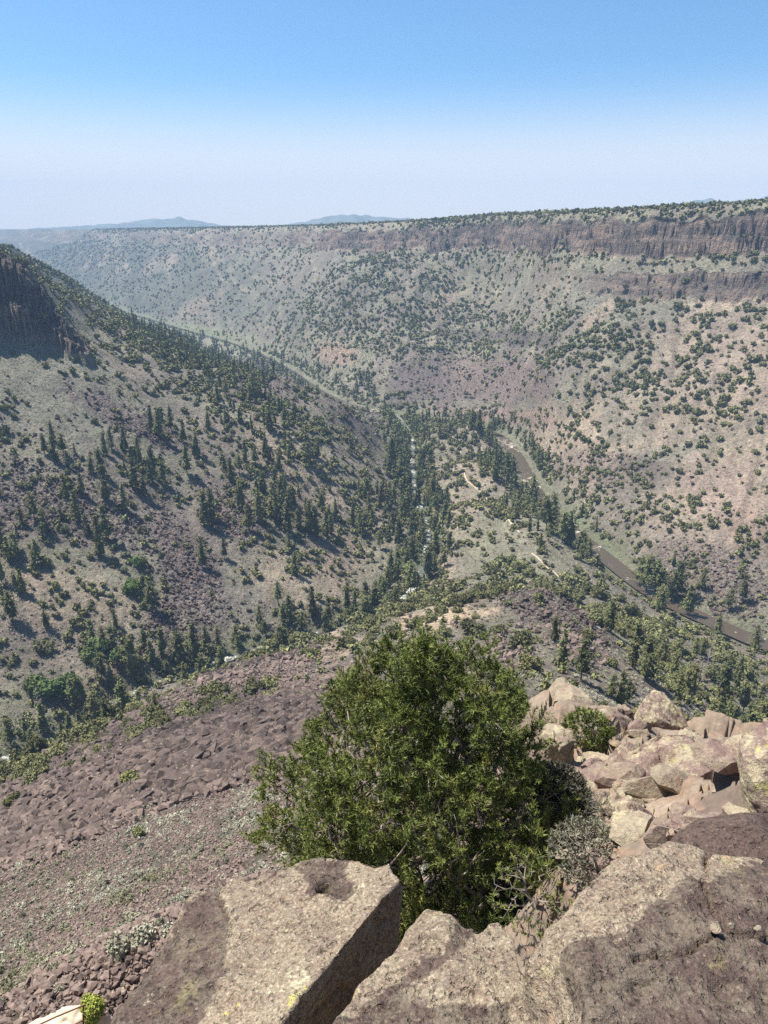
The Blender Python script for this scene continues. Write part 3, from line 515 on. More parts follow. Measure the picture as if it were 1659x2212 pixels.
def trunk_mesh(h=.3, r=.012, seed=1):
    k = 6; V = []; F = []
    for j, z in enumerate(np.linspace(-.03, h, 6)):
        for q in range(k): a = q / k * 6.28; rr = r * (1.2 - .5 * z / h); V.append((rr * math.cos(a), rr * math.sin(a), z))
    for j in range(5):
        for q in range(k): a, b = j * k + q, j * k + (q + 1) % k; F += [(a, b, b + k), (a, b + k, a + k)]
    return np.array(V), np.array(F)
def stone(seed, ic=ICO2, cuts=9, flat=.75):
    R = np.random.default_rng(seed); V = ic[0].copy()
    for i in range(cuts):
        d = rnd_dirs(1, R)[0]; h = R.uniform(.42, .82); q = V @ d; m = q > h; V[m] -= (q[m] - h)[:, None] * d
    V *= np.array([R.uniform(.8, 1.25), R.uniform(.7, 1.1), flat * R.uniform(.7, 1.1)]); return V, ic[1], np.full(len(V), R.uniform(0, 1))
def shard(seed, flat=.8, n=10):
    """angular block with few plane faces"""
    R = np.random.default_rng(seed); d = rnd_dirs(n, R) * R.uniform(.85, 1.1, (n, 1)); d[:, 2] = d[:, 2] * flat; bm = bmesh.new()
    for p in d: bm.verts.new([float(q) for q in p])
    bmesh.ops.convex_hull(bm, input=bm.verts[:]); bmesh.ops.delete(bm, geom=[v for v in bm.verts if not v.link_faces], context='VERTS'); bm.verts.index_update(); V = np.array([v.co[:] for v in bm.verts]); F = np.array([[v.index for v in f.verts] for f in bm.faces]); bm.free()
    V *= np.array([R.uniform(.8, 1.3), R.uniform(.6, 1.), 1.]); return V, F, np.full(len(V), R.uniform(0, .35))
def place(proto, loc, sc, rz, sz=None, tilt=None):
    """many copies of one shape as one set of faces"""
    V, F, T = proto; n = len(loc); c, s = np.cos(rz), np.sin(rz); sz = sc if sz is None else sz
    X = V[None, :, 0] * c[:, None] - V[None, :, 1] * s[:, None]; Y = V[None, :, 0] * s[:, None] + V[None, :, 1] * c[:, None]; Z = np.broadcast_to(V[None, :, 2], X.shape)
    if tilt is not None:
        ca, sa = np.cos(tilt)[:, None], np.sin(tilt)[:, None]; Y, Z = Y * ca - Z * sa, Y * sa + Z * ca
    P = np.stack([X * sc[:, None], Y * sc[:, None], Z * sz[:, None]], -1) + loc[:, None, :]
    Fk = F[None] + (np.arange(n) * len(V))[:, None, None]; return P.reshape(-1, 3), Fk.reshape(-1, F.shape[1]), np.tile(T, n)
def foliage_mat(name, dark, light, dry=None, trans=.0):
    N = NT(name); t = N.attr('tint', 'Fac'); r = N.rand(); P = N.pos()
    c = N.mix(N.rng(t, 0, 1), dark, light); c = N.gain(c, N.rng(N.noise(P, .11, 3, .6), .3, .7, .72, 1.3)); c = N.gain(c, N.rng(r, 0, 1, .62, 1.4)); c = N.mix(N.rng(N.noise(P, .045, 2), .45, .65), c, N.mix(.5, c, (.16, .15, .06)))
    if dry: c = N.mix(N.rng(N.noise(P, .33, 2), .54, .68), c, dry)
    return N.done(c, Roughness=.8)
def rock_mat(name, a, b, lich):
    N = NT(name); t = N.attr('tint', 'Fac'); r = N.rand(); P = N.pos(); k = N.math('ADD', t, N.math('MULTIPLY', r, .2), 0., True); cell = N.noise(P, .7, 3)
    c = N.mix(N.rng(N.math('ADD', k, N.math('MULTIPLY', cell, .35)), .15, 1.2), a, b); c = N.gain(c, N.rng(N.noise(P, 4., 5, .7), .3, .7, .7, 1.3))
    c = N.mix(N.rng(N.noise(P, 1.3, 6, .75), .59, .65), c, lich); N.bump(N.noise(P, 3., 6, .7), .4, .06); return N.done(c, Roughness=.9)
def tag(o, label, cat, group=None):
    o['label'] = label; o['category'] = cat
    if group: o['group'] = group
def put(name, me, loc, sc, rz=0., parent=None):
    o = bpy.data.objects.new(name, me); COL.objects.link(o); o.location = [float(q) for q in loc]; o.scale = [float(q) for q in (sc if hasattr(sc, '__len__') else (sc,) * 3)]; o.rotation_euler = (0, 0, float(rz)); o.parent = parent; return o
REG = [(130,830,'on the grey scrub slope under the shaded cliff'),(60,650,'on the shaded cliff headland'),(270,900,'beside the upper dark boulder streak'),(120,1000,'on the open slope above the boulder field'),(330,1000,'at the top of the dark boulder chute'),(400,1150,'beside the dark boulder chute'),(380,1350,'at the foot of the dark boulder chute'),(160,1130,'in the boulder field of the shaded-cliff slope'),(60,1250,'among boulders low on the cliff-side slope'),(160,1400,'on the brown slope above the creek'),(150,1500,'by the leafy green thicket above the creek'),(300,1500,'on the bank of the white creek'),(440,1400,'on the creek bank under the scree'),(560,950,'on the forested knoll shoulder'),(700,1000,'in the woods between knoll and white creek'),(620,1150,'in the middle of the wooded slope'),(640,1300,'on the bare slope above the creek bend'),(780,1130,'on the steep wooded bank of the white creek'),(880,1200,'beside the white rapids of the creek'),(870,980,'at the upper white creek below the scree'),(760,1290,'at the bend of the white creek'),(400,780,'in the dense forest strip above the knoll'),(560,830,'around the bare brown knoll'),(620,780,'on the valley floor beyond the knoll'),
       (500,720,'around the pale valley meadow'),(300,620,'on the hazy far wall of the gorge'),(700,620,'on the far wall above the meadow'),(730,760,'around the red earth patch'),(1000,700,'in the shrub belt above the brown scree mound'),(1020,830,'on the brown scree mound'),(1100,600,'on the wall under the long cliff'),(1400,560,'under the tall cliff band'),(1400,460,'on the rim above the long cliff'),(1000,470,'on the rim where the long cliff begins'),(1300,760,'in the shrub belt below the bare scree slope'),(1450,700,'on the bare scree slope'),(1600,880,'on the pink slope across the brown river'),(1350,940,'around the pale green flat across the river'),(1290,1010,'by the dark rock tongue across the river'),(1180,950,'on the tan bank where the brown river appears'),(1040,930,'at the tip of the bench between both streams'),(1010,1050,'along the dusty path on the bench'),(1130,1170,'on the sandy bench between both streams'),(1080,1000,'lining the brown river beside its rapids'),(1190,1110,'on the wooded bank of the brown river'),(1300,1190,'by the green reed bank of the brown river'),(1420,1260,'at the pines beside the lower brown river'),(1560,1150,'on the slope over the lower brown river'),(1600,1300,'on the rocky bank over the last river bend'),(1420,1120,'on the shrubby flank across from the reeds'),
       (1165,1300,'on top of the rocky knob'),(1240,1380,'on the dark flank of the rocky knob'),(1080,1430,'in the gully beside the rocky knob'),(1010,1290,'on the saddle next to the rocky knob'),(950,1340,'on the pale sand saddle'),(720,1410,'along the sandy crest of the spur'),(560,1470,'on the spur crest beside dark scree'),(400,1540,'on the spur edge over the creek'),(200,1620,'in the thick shrub belt over the creek'),(30,1680,'at the low end of the shrub belt'),(1400,1400,'on the wooded flank facing the river'),(1560,1500,'in the pines behind the lichen boulder'),(1300,1470,'below the knob behind the outcrop'),(1500,1380,'on the slope down to the river bend'),(250,1690,'on the dark talus slope'),(550,1650,'high on the dark talus slope'),(420,1620,'in the middle of the dark talus'),(120,1780,'low on the dark talus slope'),(300,1850,'where dark talus meets grey sagebrush'),(480,1830,'in the grey sagebrush stripe'),(100,1950,'on the reddish fine scree'),(350,1980,'on the scree below the big slab'),(60,2080,'on the grey scree near the railing'),(250,2090,'on the scree above the railing'),(850,1550,'behind the big pinyon')]
REGP = np.array([(a, b) for a, b, _ in REG], float)
def where(px, py): return REG[int(np.argmin((REGP[:, 0] - px) ** 2 + (1.5 * (REGP[:, 1] - py)) ** 2))][2]
def sizeword(h, ks, ws):
    for k, w_ in zip(ks, ws):
        if h < k: return w_
    return ws[-1]
def wedge(n, r0, r1, a0=-.62, a1=.62, R=rng):
    r = np.sqrt(R.uniform(r0 * r0, r1 * r1, n)); a = R.uniform(a0, a1, n); return r * np.sin(a), r * np.cos(a)
def clump(x, y): return .3 + 1.3 * ss(-.3, .5, fb2(x / 38, y / 38, 3, 201) )
MAT = {}
def build_plants():
    MAT['juniper'] = foliage_mat('juniper_green', (.045, .052, .022), (.20, .198, .085)); MAT['sage'] = foliage_mat('sage_grey', (.15, .145, .11), (.34, .33, .26)); MAT['fir'] = foliage_mat('conifer_green', (.034, .044, .018), (.165, .178, .07)); MAT['bark'] = NT('bark').done((.11, .085, .07)); MAT['leafy'] = foliage_mat('leafy_green', (.03, .05, .012), (.11, .17, .045)); MAT['yellow'] = foliage_mat('yellowish_green', (.05, .055, .015), (.20, .21, .07))
    # ---- junipers and pinyons
    X, Y = [], []
    for n, r0, r1 in ((56000, 100, 1600), (80000, 1600, 4200)):
        x, y = wedge(n, r0, r1); X.append(x); Y.append(y)
    x = np.concatenate(X); y = np.concatenate(Y); z, cliff, dr, ds, frac, wall = height(x, y, True); px, py = project(x, y, z); r = np.hypot(x, y)
    dens = blobs(px, py, JB, .3, .6 * fb2(x / 60, y / 60, 2, 131)); dens = dens * 1.5; rim = wall * ss(.90, .95, frac) > .5; dens = dens * (1 - .8 * cliff) * np.where(rim, 1, clump(x, y)) * np.where(r > 1600, 1.1, 1.); dens = np.where(rim & (cliff < .2), 1.4, dens)
    dens = np.maximum(dens, .9 * (ds < 22) * (ds > 4)); dens = np.maximum(dens, .6 * (dr < 30)); ok = (rng.uniform(0, 1, len(x)) < dens) & (dr > 15) & (ds > 4) & (px > -150) & (px < 1810) & (py < 2400)
    x, y, z, px, py, r = (q[ok] for q in (x, y, z, px, py, r)); vis = seen(x, y, z + 4); kp = vis | (r < 900); x, y, z, px, py, r, vis = (q[kp] for q in (x, y, z, px, py, r, vis)); n = len(x); print('junipers', n)
    BW = [(740,1390,330,50,-22,1.4,1),(480,1505,260,50,-22,1.6,1),(180,1620,260,50,-20,1.9,1),(1000,1290,150,30,-8,1.5,1),(1250,1300,220,40,22,1.5,1),(1400,1400,200,80,20,1.5,1)]; w_ = rng.uniform(1.3, 3.6, n) * blobs(px, py, BW, 1., np.zeros(n)) * np.where(py > 1250, 1.0, 1.08) * np.where(rng.uniform(0, 1, n) < .2, .6, 1) * np.interp(r, [180, 330, 500, 900], [.55, 1, 1, 1.35]); h_ = w_ * rng.uniform(.8, 1.25, n); loc = np.stack([x, y, z - .2 * w_], 1); rz = rng.uniform(0, 6.28, n)
    # some stood out singly on the talus
    S = [(282,1690,27,'yellow'),(70,1695,26,'juniper'),(28,1745,24,'yellow'),(8,1800,14,'juniper'),(300,1808,18,'juniper'),(270,1945,20,'sage'),(137,1785,15,'leafy'),(395,1560,30,'juniper'),(445,1540,24,'juniper'),(490,1535,24,'juniper'),(335,1535,16,'juniper'),(550,1500,28,'juniper'),(585,1490,24,'juniper'),(645,1510,14,'juniper'),(660,1420,18,'juniper'),(645,1390,24,'juniper'),(590,1410,28,'juniper'),(1010,1365,26,'juniper'),(1080,1370,22,'juniper'),(1125,1400,30,'juniper'),(1140,1450,30,'juniper'),(1070,1480,30,'juniper'),(1160,1300,18,'juniper'),(1215,1500,24,'juniper'),(100,1500,34,'leafy'),(75,1490,30,'leafy'),(140,1500,34,'leafy'),(220,1410,34,'leafy'),(190,1430,26,'leafy'),(255,1425,24,'leafy'),(420,1433,16,'leafy'),(300,1225,22,'leafy'),(290,1285,26,'leafy'),(270,1420,20,'leafy'),(1040,1370,20,'juniper'),(960,1375,20,'juniper')]
    sp = []
    for a, b, hw, kind in S:
        g = on_ground(a, b); d = ray_t(g); sp.append((g, hw / FP * d, kind))
    pr = [bush(300 + k, 700, .105, 8 + k % 3, .85 + .1 * (k % 3), ICO1) for k in range(6)]; lo = [bush(330 + k, 75, .26, 4, .85, (ICO1[0][:], ICO1[1])) for k in range(5)]; vlo = [bush(350 + k, 16, .42, 2, .8) for k in range(4)]
    hi_me = {k: [mesh_np('juniper_bush', *p[:2], MAT[k], tint=p[2], link=False) for p in pr] for k in ('juniper', 'leafy', 'yellow', 'sage')}
    kinds = {'juniper': ('dark olive', 'dusty green', 'deep green', 'greyish green'), 'leafy': ('bright leafy green',), 'yellow': ('yellowish green',), 'sage': ('silvery grey',)}
    def one(g, w_, h_, kind, i, rz_):
        a, b = project(*g); hp = w_ / np.linalg.norm(g) * FP
        o = put('juniper_bush' if kind != 'leafy' else 'leafy_bush', hi_me[kind][i % 6], g, (w_, w_, h_), rz_); col = kinds[kind][i % len(kinds[kind])]
        shape = 'squat' if h_ < w_ * .95 else ('upright' if h_ > w_ * 1.12 else 'round'); tag(o, f"{sizeword(hp, (11, 15, 20), ('small', 'mid-sized', 'large', 'very large'))} {shape} {col} bush {where(a, b)}", 'bush', 'junipers and pinyons on the slopes')
    for i, (g, ww, kind) in enumerate(sp): one(g - np.array([0, 0, .15 * ww]), ww, ww * 1.0, kind, i, i * 1.3)
    score = np.where(vis & (px > 5) & (px < 1650) & (py < 2205) & ~((px > 570) & (px < 1200) & (py > 1400)), w_ / r, 0); idx = np.argsort(-score)[:300 - len(sp)]; pick = np.zeros(n, bool); pick[idx] = True
    for i in idx: one(loc[i], w_[i], h_[i], 'juniper', int(i), rz[i])
    parts = []
    for lst, m in ((lo, ~pick & (r < 1000)), (vlo, ~pick & (r >= 1000))):
        ii = np.nonzero(m)[0]
        for k in range(len(lst)):
            j = ii[k::len(lst)]; parts.append(place(lst[k], loc[j], w_[j], rz[j], h_[j])); parts[-1] = (parts[-1][0], parts[-1][1], np.clip(parts[-1][2] + np.repeat(rng.normal(0, .13, len(j)), len(lst[k][0])), 0, 1))
    V, F, T = join(parts); o = mesh_np('distant_shrubbery', V, F, MAT['juniper'], tint=T); o['kind'] = 'stuff'; print('shrub faces', len(F), time.time() - T0)
    # ---- tall conifers, those that stand out singly first
    K3 = [(228,395,80),(195,450,75),(238,480,80),(275,455,75),(295,510,70),(325,450,50),(455,450,90),(483,430,95),(540,435,85),(438,535,100),(397,530,60),(355,625,90),(285,635,75),(458,645,110),(538,690,105),(585,600,160),(600,480,90),(540,530,60),(650,575,100),(660,540,120),(705,585,95),(625,630,90),(655,350,100),(690,380,90),(740,350,90),(795,400,100),(810,540,120),(850,460,90),(900,340,60),(715,600,60),(150,740,130),(195,790,110),(95,755,70),(335,745,110),(375,790,70),(435,890,190),(460,820,130),(890,760,160),(915,740,110),(875,940,105),(970,900,90),(625,1060,85),(660,1130,110),(100,1055,100),(165,930,110),(40,910,80),(10,1010,100),(55,1170,110),(15,870,110),(1000,570,80),(1040,680,110),(1075,780,90),(1120,740,110),(1185,740,140),(1105,500,90),(1145,480,80),(965,520,80),(1060,480,70),(1215,660,90),(1245,790,130),(1340,790,130),(1365,800,110),(1410,800,90),(1430,790,80),(1275,970,100),(1250,860,70),(1390,680,70),(1500,1150,130),(1350,1150,110),(1420,1170,80),(1250,1170,90),(1580,1150,120),(1620,1130,110)]
    K4 = [(35,500,120),(75,560,100),(95,500,110),(145,670,170),(60,450,70),(115,1060,140),(190,990,110),(30,1000,130),(100,700,90),(640,690,110),(700,780,140),(770,830,130),(800,830,110),(860,870,90),(730,740,100),(480,560,110),(530,560,100),(500,520,90),(560,570,80),(610,650,80),(1130,1050,150),(1170,1060,140),(1240,1090,160),(1260,1080,150),(1190,1060,110),(1310,1150,130),(1100,1020,110),(210,670,90),(250,680,80),(270,670,70),(200,500,70),(170,480,60),(240,380,60),(380,340,80),(410,360,90),(470,370,80),(450,400,80),(880,910,70)]
    K6 = [(735,330,100),(770,440,130),(850,500,160),(975,290,110),(1075,440,160),(1130,500,120),(1020,600,120),(1050,590,110),(980,580,90),(1460,600,180),(1520,560,110),(1440,700,130),(1500,740,150),(1560,760,150),(1600,800,190),(1640,700,150),(1580,820,120),(1550,640,110),(1620,620,110),(1480,520,80),(1370,400,80),(1340,400,70),(1400,740,110),(1650,820,140)]
    K5 = [(580,320,190),(485,370,110),(845,240,140),(705,220,110),(780,270,130),(420,500,130),(320,450,110),(50,620,130),(120,600,90),(655,250,90),(60,80,90),(1030,215,80),(800,350,80),(675,475,70),(200,100,70),(400,150,90),(500,100,70),(620,340,90),(350,400,80)]
    E = [(a * .5, 757 + b * .5, c * .5) for a, b, c in K3] + [(829.5 + a * .5, 757 + b * .5, c * .5) for a, b, c in K4] + [(829.5 + a * .5, 1220 + b * .5, c * .5) for a, b, c in K6] + [(a * .5, 1304 + b * .5, c * .5) for a, b, c in K5]
    T_ = []
    for a, b, c in E:
        g = on_ground(a, b)
        if g is None: continue
        T_.append((g[0], g[1], g[2], c / FP * ray_t(g) * 1.3))
    x, y = wedge(24000, 230, 1900); z, cliff, dr, ds, frac, wall = height(x, y, True); px, py = project(x, y, z); dens = blobs(px, py, KB, 0., .5 * fb2(x / 60, y / 60, 2, 141)) * clump(x + 500, y) * .85; dens = np.maximum(dens, .6 * (ds < 20)); dens = np.maximum(dens, .4 * (dr < 28) * (px < 1290) * (py > 900)); dens = np.maximum(dens, .2 * (dr < 30))
    ok = (rng.uniform(0, 1, len(x)) < dens) & (dr > 14) & (ds > 3.5) & seen(x, y, z + 14); T_ = np.concatenate([np.array(T_), np.stack([x[ok], y[ok], z[ok], rng.uniform(9, 19, ok.sum())], 1)])
    n = len(T_); x, y, z, h_ = T_.T; h_ = np.clip(h_, 5, 30) * rng.uniform(.8, 1.12, n); px, py = project(x, y, z); r = np.hypot(x, y); print('conifers', n); ne = len(E)
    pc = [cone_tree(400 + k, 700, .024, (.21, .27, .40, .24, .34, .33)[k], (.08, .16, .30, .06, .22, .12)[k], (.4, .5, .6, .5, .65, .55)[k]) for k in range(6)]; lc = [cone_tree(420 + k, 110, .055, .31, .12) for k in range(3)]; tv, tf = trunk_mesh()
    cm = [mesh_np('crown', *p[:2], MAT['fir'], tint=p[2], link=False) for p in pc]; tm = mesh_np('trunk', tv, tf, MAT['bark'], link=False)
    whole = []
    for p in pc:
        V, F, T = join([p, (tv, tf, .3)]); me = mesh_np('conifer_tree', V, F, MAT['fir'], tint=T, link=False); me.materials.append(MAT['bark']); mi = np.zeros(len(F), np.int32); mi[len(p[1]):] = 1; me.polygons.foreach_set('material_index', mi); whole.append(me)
    score = np.where((px > 3) & (px < 1655) & (py < 2200), h_ / r, 0); score[:len(T_) if ne > n else ne] *= 1.5; idx = np.argsort(-score)[:300]; pick = np.zeros(n, bool); pick[idx] = True; big = set(idx[:90].tolist())
    adj = ('narrow', 'full', 'broad-crowned', 'slender', 'gappy', 'bushy')
    for i in idx:
        k = int(rng.integers(0, 6)) if i < ne else int(rng.choice([1, 2, 4, 5, 5])); 
        if px[i] > 1350 and py[i] > 1200 and py[i] < 1330: k = 2
        hp = h_[i] / r[i] * FP; s = (h_[i] * 1.15, h_[i] * 1.15, h_[i]); a = rng.uniform(0, 6.28); lo_ = (x[i], y[i], z[i] - .2)
        if int(i) in big:
            o = put('conifer_tree', None, lo_, 1.0, a); c = put('crown', cm[k], (0, 0, 0), s, 0, o); t = put('trunk', tm, (0, 0, 0), s, 0, o)
        else: o = put('conifer_tree', whole[k], lo_, s, a)
        tag(o, f"{sizeword(hp, (25, 38, 55), ('short', 'mid-height', 'tall', 'towering'))} {adj[k]} dark green conifer {where(px[i], py[i])}", 'conifer', 'conifers standing along the gorge')
    j = np.nonzero(~pick)[0]; parts = [place(lc[k], np.stack([x, y, z - .2], 1)[j[k::3]], h_[j[k::3]] * 1.15, rng.uniform(0, 6.28, len(j[k::3])), h_[j[k::3]]) for k in range(3)]; V, F, T = join(parts); o = mesh_np('distant_forest', V, F, MAT['fir'], tint=T); o['kind'] = 'stuff'
    # ---- fallen grey trunks on the wooded slope
    lm = NT('weathered_wood').done((.30, .27, .24)); lv, lf = trunk_mesh(1.0, .016)
    for a, b, c, d in ((302,1108,340,1132),(470,1372,510,1386),(1092,1040,1092,1048),(352,962,362,970)):
        g = on_ground(a, b); h = on_ground(c, d); v = Vector(h - g); o = mesh_np('fallen_log', lv, lf, lm); o.location = g + np.array([0, 0, .4]); o.scale = (v.length * .9,) * 3; o.rotation_euler = v.to_track_quat('Z', 'Y').to_euler(); tag(o, f"bleached fallen tree trunk lying {where(a, b)}", 'log')
    # ---- bare dead conifers
    R = np.random.default_rng(55); vs, fs, o_ = [], [], 0
    def limb(a, b, r0, r1):
        nonlocal o_
        d = b - a; t = np.cross(d, [.3, .2, .9]); t /= np.linalg.norm(t); u = np.cross(d, t); u /= np.linalg.norm(u); v = np.array([P_ + r_ * (math.cos(q) * t + math.sin(q) * u) for P_, r_ in ((a, r0), (b, r1)) for q in (0, 2.1, 4.2)]); vs.append(v); fs.append(np.array([(0, 1, 4), (0, 4, 3), (1, 2, 5), (1, 5, 4), (2, 0, 3), (2, 3, 5)]) + o_); o_ += 6
    limb(np.array([0, 0, -.03]), np.array([.02, 0, 1.]), .016, .004)
    for q in range(34): h = R.uniform(.2, .97); a = R.uniform(0, 6.28); L = .16 * (1.1 - h) + .02; limb(np.array([.02 * h, 0, h]), np.array([L * math.cos(a), L * math.sin(a), h + .02]), .005, .002)
    sm_ = mesh_np('dead_conifer', np.concatenate(vs), np.concatenate(fs), NT('snag_wood').done((.27, .24, .215)), link=False)
    for k, (a, b, c, wh) in enumerate(((120,1127,45,'in the boulder field of the shaded-cliff slope'),(162,1020,42,'beside the upper dark boulder streak'),(352,1010,40,'at the top of the dark boulder chute'),(1504,1502,75,'in the pines behind the lichen boulder'),(1526,1440,70,'on the slope below the river bend'),(660,1200,40,'in the middle of the wooded slope'),(88,1545,55,'by the leafy green thicket above the creek'),(1150,1068,50,'on the wooded bank of the brown river'),(730,1090,38,'in the woods under the knoll'))):
        g = on_ground(a, b); H_ = c / FP * ray_t(g) * 1.3; o = put('dead_conifer', sm_, g, (H_ * 1.2, H_ * 1.2, H_), k * 1.7); o.rotation_euler[0] = .05 * (k % 3); tag(o, f"bare grey dead conifer {wh}", 'dead tree')
    # ---- sagebrush: low grey clumps on scree and bench
    x, y = wedge(40000, 24, 420, -.6, .6); m = np.ones(len(x), bool)
    x2, y2 = wedge(9000, 20, 130, -.72, .1); x = np.concatenate([x, x2]); y = np.concatenate([y, y2]); z, cliff, dr, ds, frac, wall = height(x, y, True); px, py = project(x, y, z)
    SB = [(850,900,4000,3000,0,.30,1),(400,1640,420,120,-14,.06,1),(480,1830,200,60,-30,1,1),(300,1800,60,40,-30,.8,1),(300,1700,120,40,-20,.6,1),(560,1760,60,60,0,.8,1),(150,1980,160,70,-35,.8,1),(60,2080,120,60,-35,.8,1),(330,1900,60,30,-30,.7,1),(230,2030,60,30,-30,.6,1),(300,2120,150,60,-30,.05,1),(900,1330,200,60,0,.3,1),(1300,1560,200,100,0,.9,1),(950,1340,90,22,-12,.08,1)]
    dens = blobs(px, py, SB, .3, .8 * fb2(x / 9, y / 9, 2, 151)) * clump(x * 4, y * 4) * .8; ok = (rng.uniform(0, 1, len(x)) < dens) & (ds > 6) & (dr > 12) & seen(x, y, z + .8) & (px > -100) & (px < 1760) & (py < 2500); x, y, z, px, py = (q[ok] for q in (x, y, z, px, py)); n = len(x); r = np.hypot(x, y); w_ = rng.uniform(.2, .7, n) * np.where(r < 110, rng.uniform(.5, 1.2, n), 1.4); loc = np.stack([x, y, z - .08], 1); rz = rng.uniform(0, 6.28, n); print('sage', n)
    ps = [bush(500 + k, 320, .11, 7, .75) for k in range(4)]; pl = [bush(520 + k, 80, .2, 4, .7) for k in range(4)]; sm = [mesh_np('sagebrush', *p[:2], MAT['sage'], tint=p[2], link=False) for p in ps]
    score = np.where((px > 5) & (px < 1650) & (py < 2200) & ~((px > 600) & (py > 1500)), w_ / r, 0); idx = np.argsort(-score)[:260]; pick = np.zeros(n, bool); pick[idx] = True
    for i in idx:
        o = put('sagebrush', sm[int(i) % 4], loc[i], w_[i], rz[i]); tag(o, f"{sizeword(w_[i] / r[i] * FP, (7, 10, 14), ('small', 'mid-sized', 'large', 'very large'))} {('pale', 'silvery', 'dusty', 'greenish')[int(i) % 4]} grey sagebrush {where(px[i], py[i])}", 'sagebrush', 'sagebrush on the scree')
    parts = []
    for k in range(4): j = np.nonzero(~pick)[0][k::4]; parts.append(place(pl[k], loc[j], w_[j], rz[j]))
    V, F, T = join(parts); o = mesh_np('sagebrush_undergrowth', V, F, MAT['sage'], tint=T); o['kind'] = 'stuff'
    print('plants', time.time() - T0)
def build_scrub():
    """low tufts and small shrubs everywhere on the slopes, past counting"""
    x, y = wedge(230000, 260, 1500, -.62, .62); z, cliff, dr, ds, frac, wall = height(x, y, True); px, py = project(x, y, z)
    SC_ = [(850,900,4000,3000,0,.55,1),(1020,820,190,60,2,.15,1),(400,1230,140,60,60,.05,1),(500,1110,80,50,50,.1,1),(160,1090,200,70,20,.3,1),(560,830,80,50,20,.1,1),(950,1340,110,25,-12,.15,1),(1165,1310,90,45,10,.2,1),(130,850,200,120,35,.9,1),(520,735,100,16,12,.2,1),(1600,900,330,330,-10,.22,.9),(1230,960,120,110,30,.25,1),(1010,1060,70,150,8,.3,.8)]
    dens = blobs(px, py, SC_, .5, .6 * fb2(x / 25, y / 25, 2, 171)) * (.35 + 1.2 * ss(-.2, .5, fb2(x / 12, y / 12, 3, 172))); ok = (rng.uniform(0, 1, len(x)) < dens) & (dr > 13) & (ds > 4) & (px > -60) & (px < 1720) & seen(x, y, z + 1) & (cliff < .3)
    x, y, z = x[ok], y[ok], z[ok]; r = np.hypot(x, y); n = len(x); w_ = rng.uniform(.35, 1.0, n) * np.clip(r / 700, .8, 1.5); rz = rng.uniform(0, 6.28, n); P = []; print('scrub', n)
    for k in range(6):
        R = np.random.default_rng(900 + k); C = R.normal(size=(9, 3)) * [.5, .5, .22] + [0, 0, .35]; D = C - [0, 0, -.2]; v, f = cards(C, D, .42, R); j = np.arange(n)[k::6]; q = place((v, f, np.repeat(R.uniform(.2, .9, 9), 3)), np.stack([x, y, z - .05], 1)[j], w_[j], rz[j]); P.append((q[0], q[1], np.clip(q[2] + np.repeat(rng.normal(0, .2, len(j)), len(v)), 0, 1)))
    V, F, T = join(P); o = mesh_np('slope_undergrowth', V, F, foliage_mat('scrub_olive', (.075, .078, .048), (.20, .195, .125)), tint=T); o['kind'] = 'stuff'
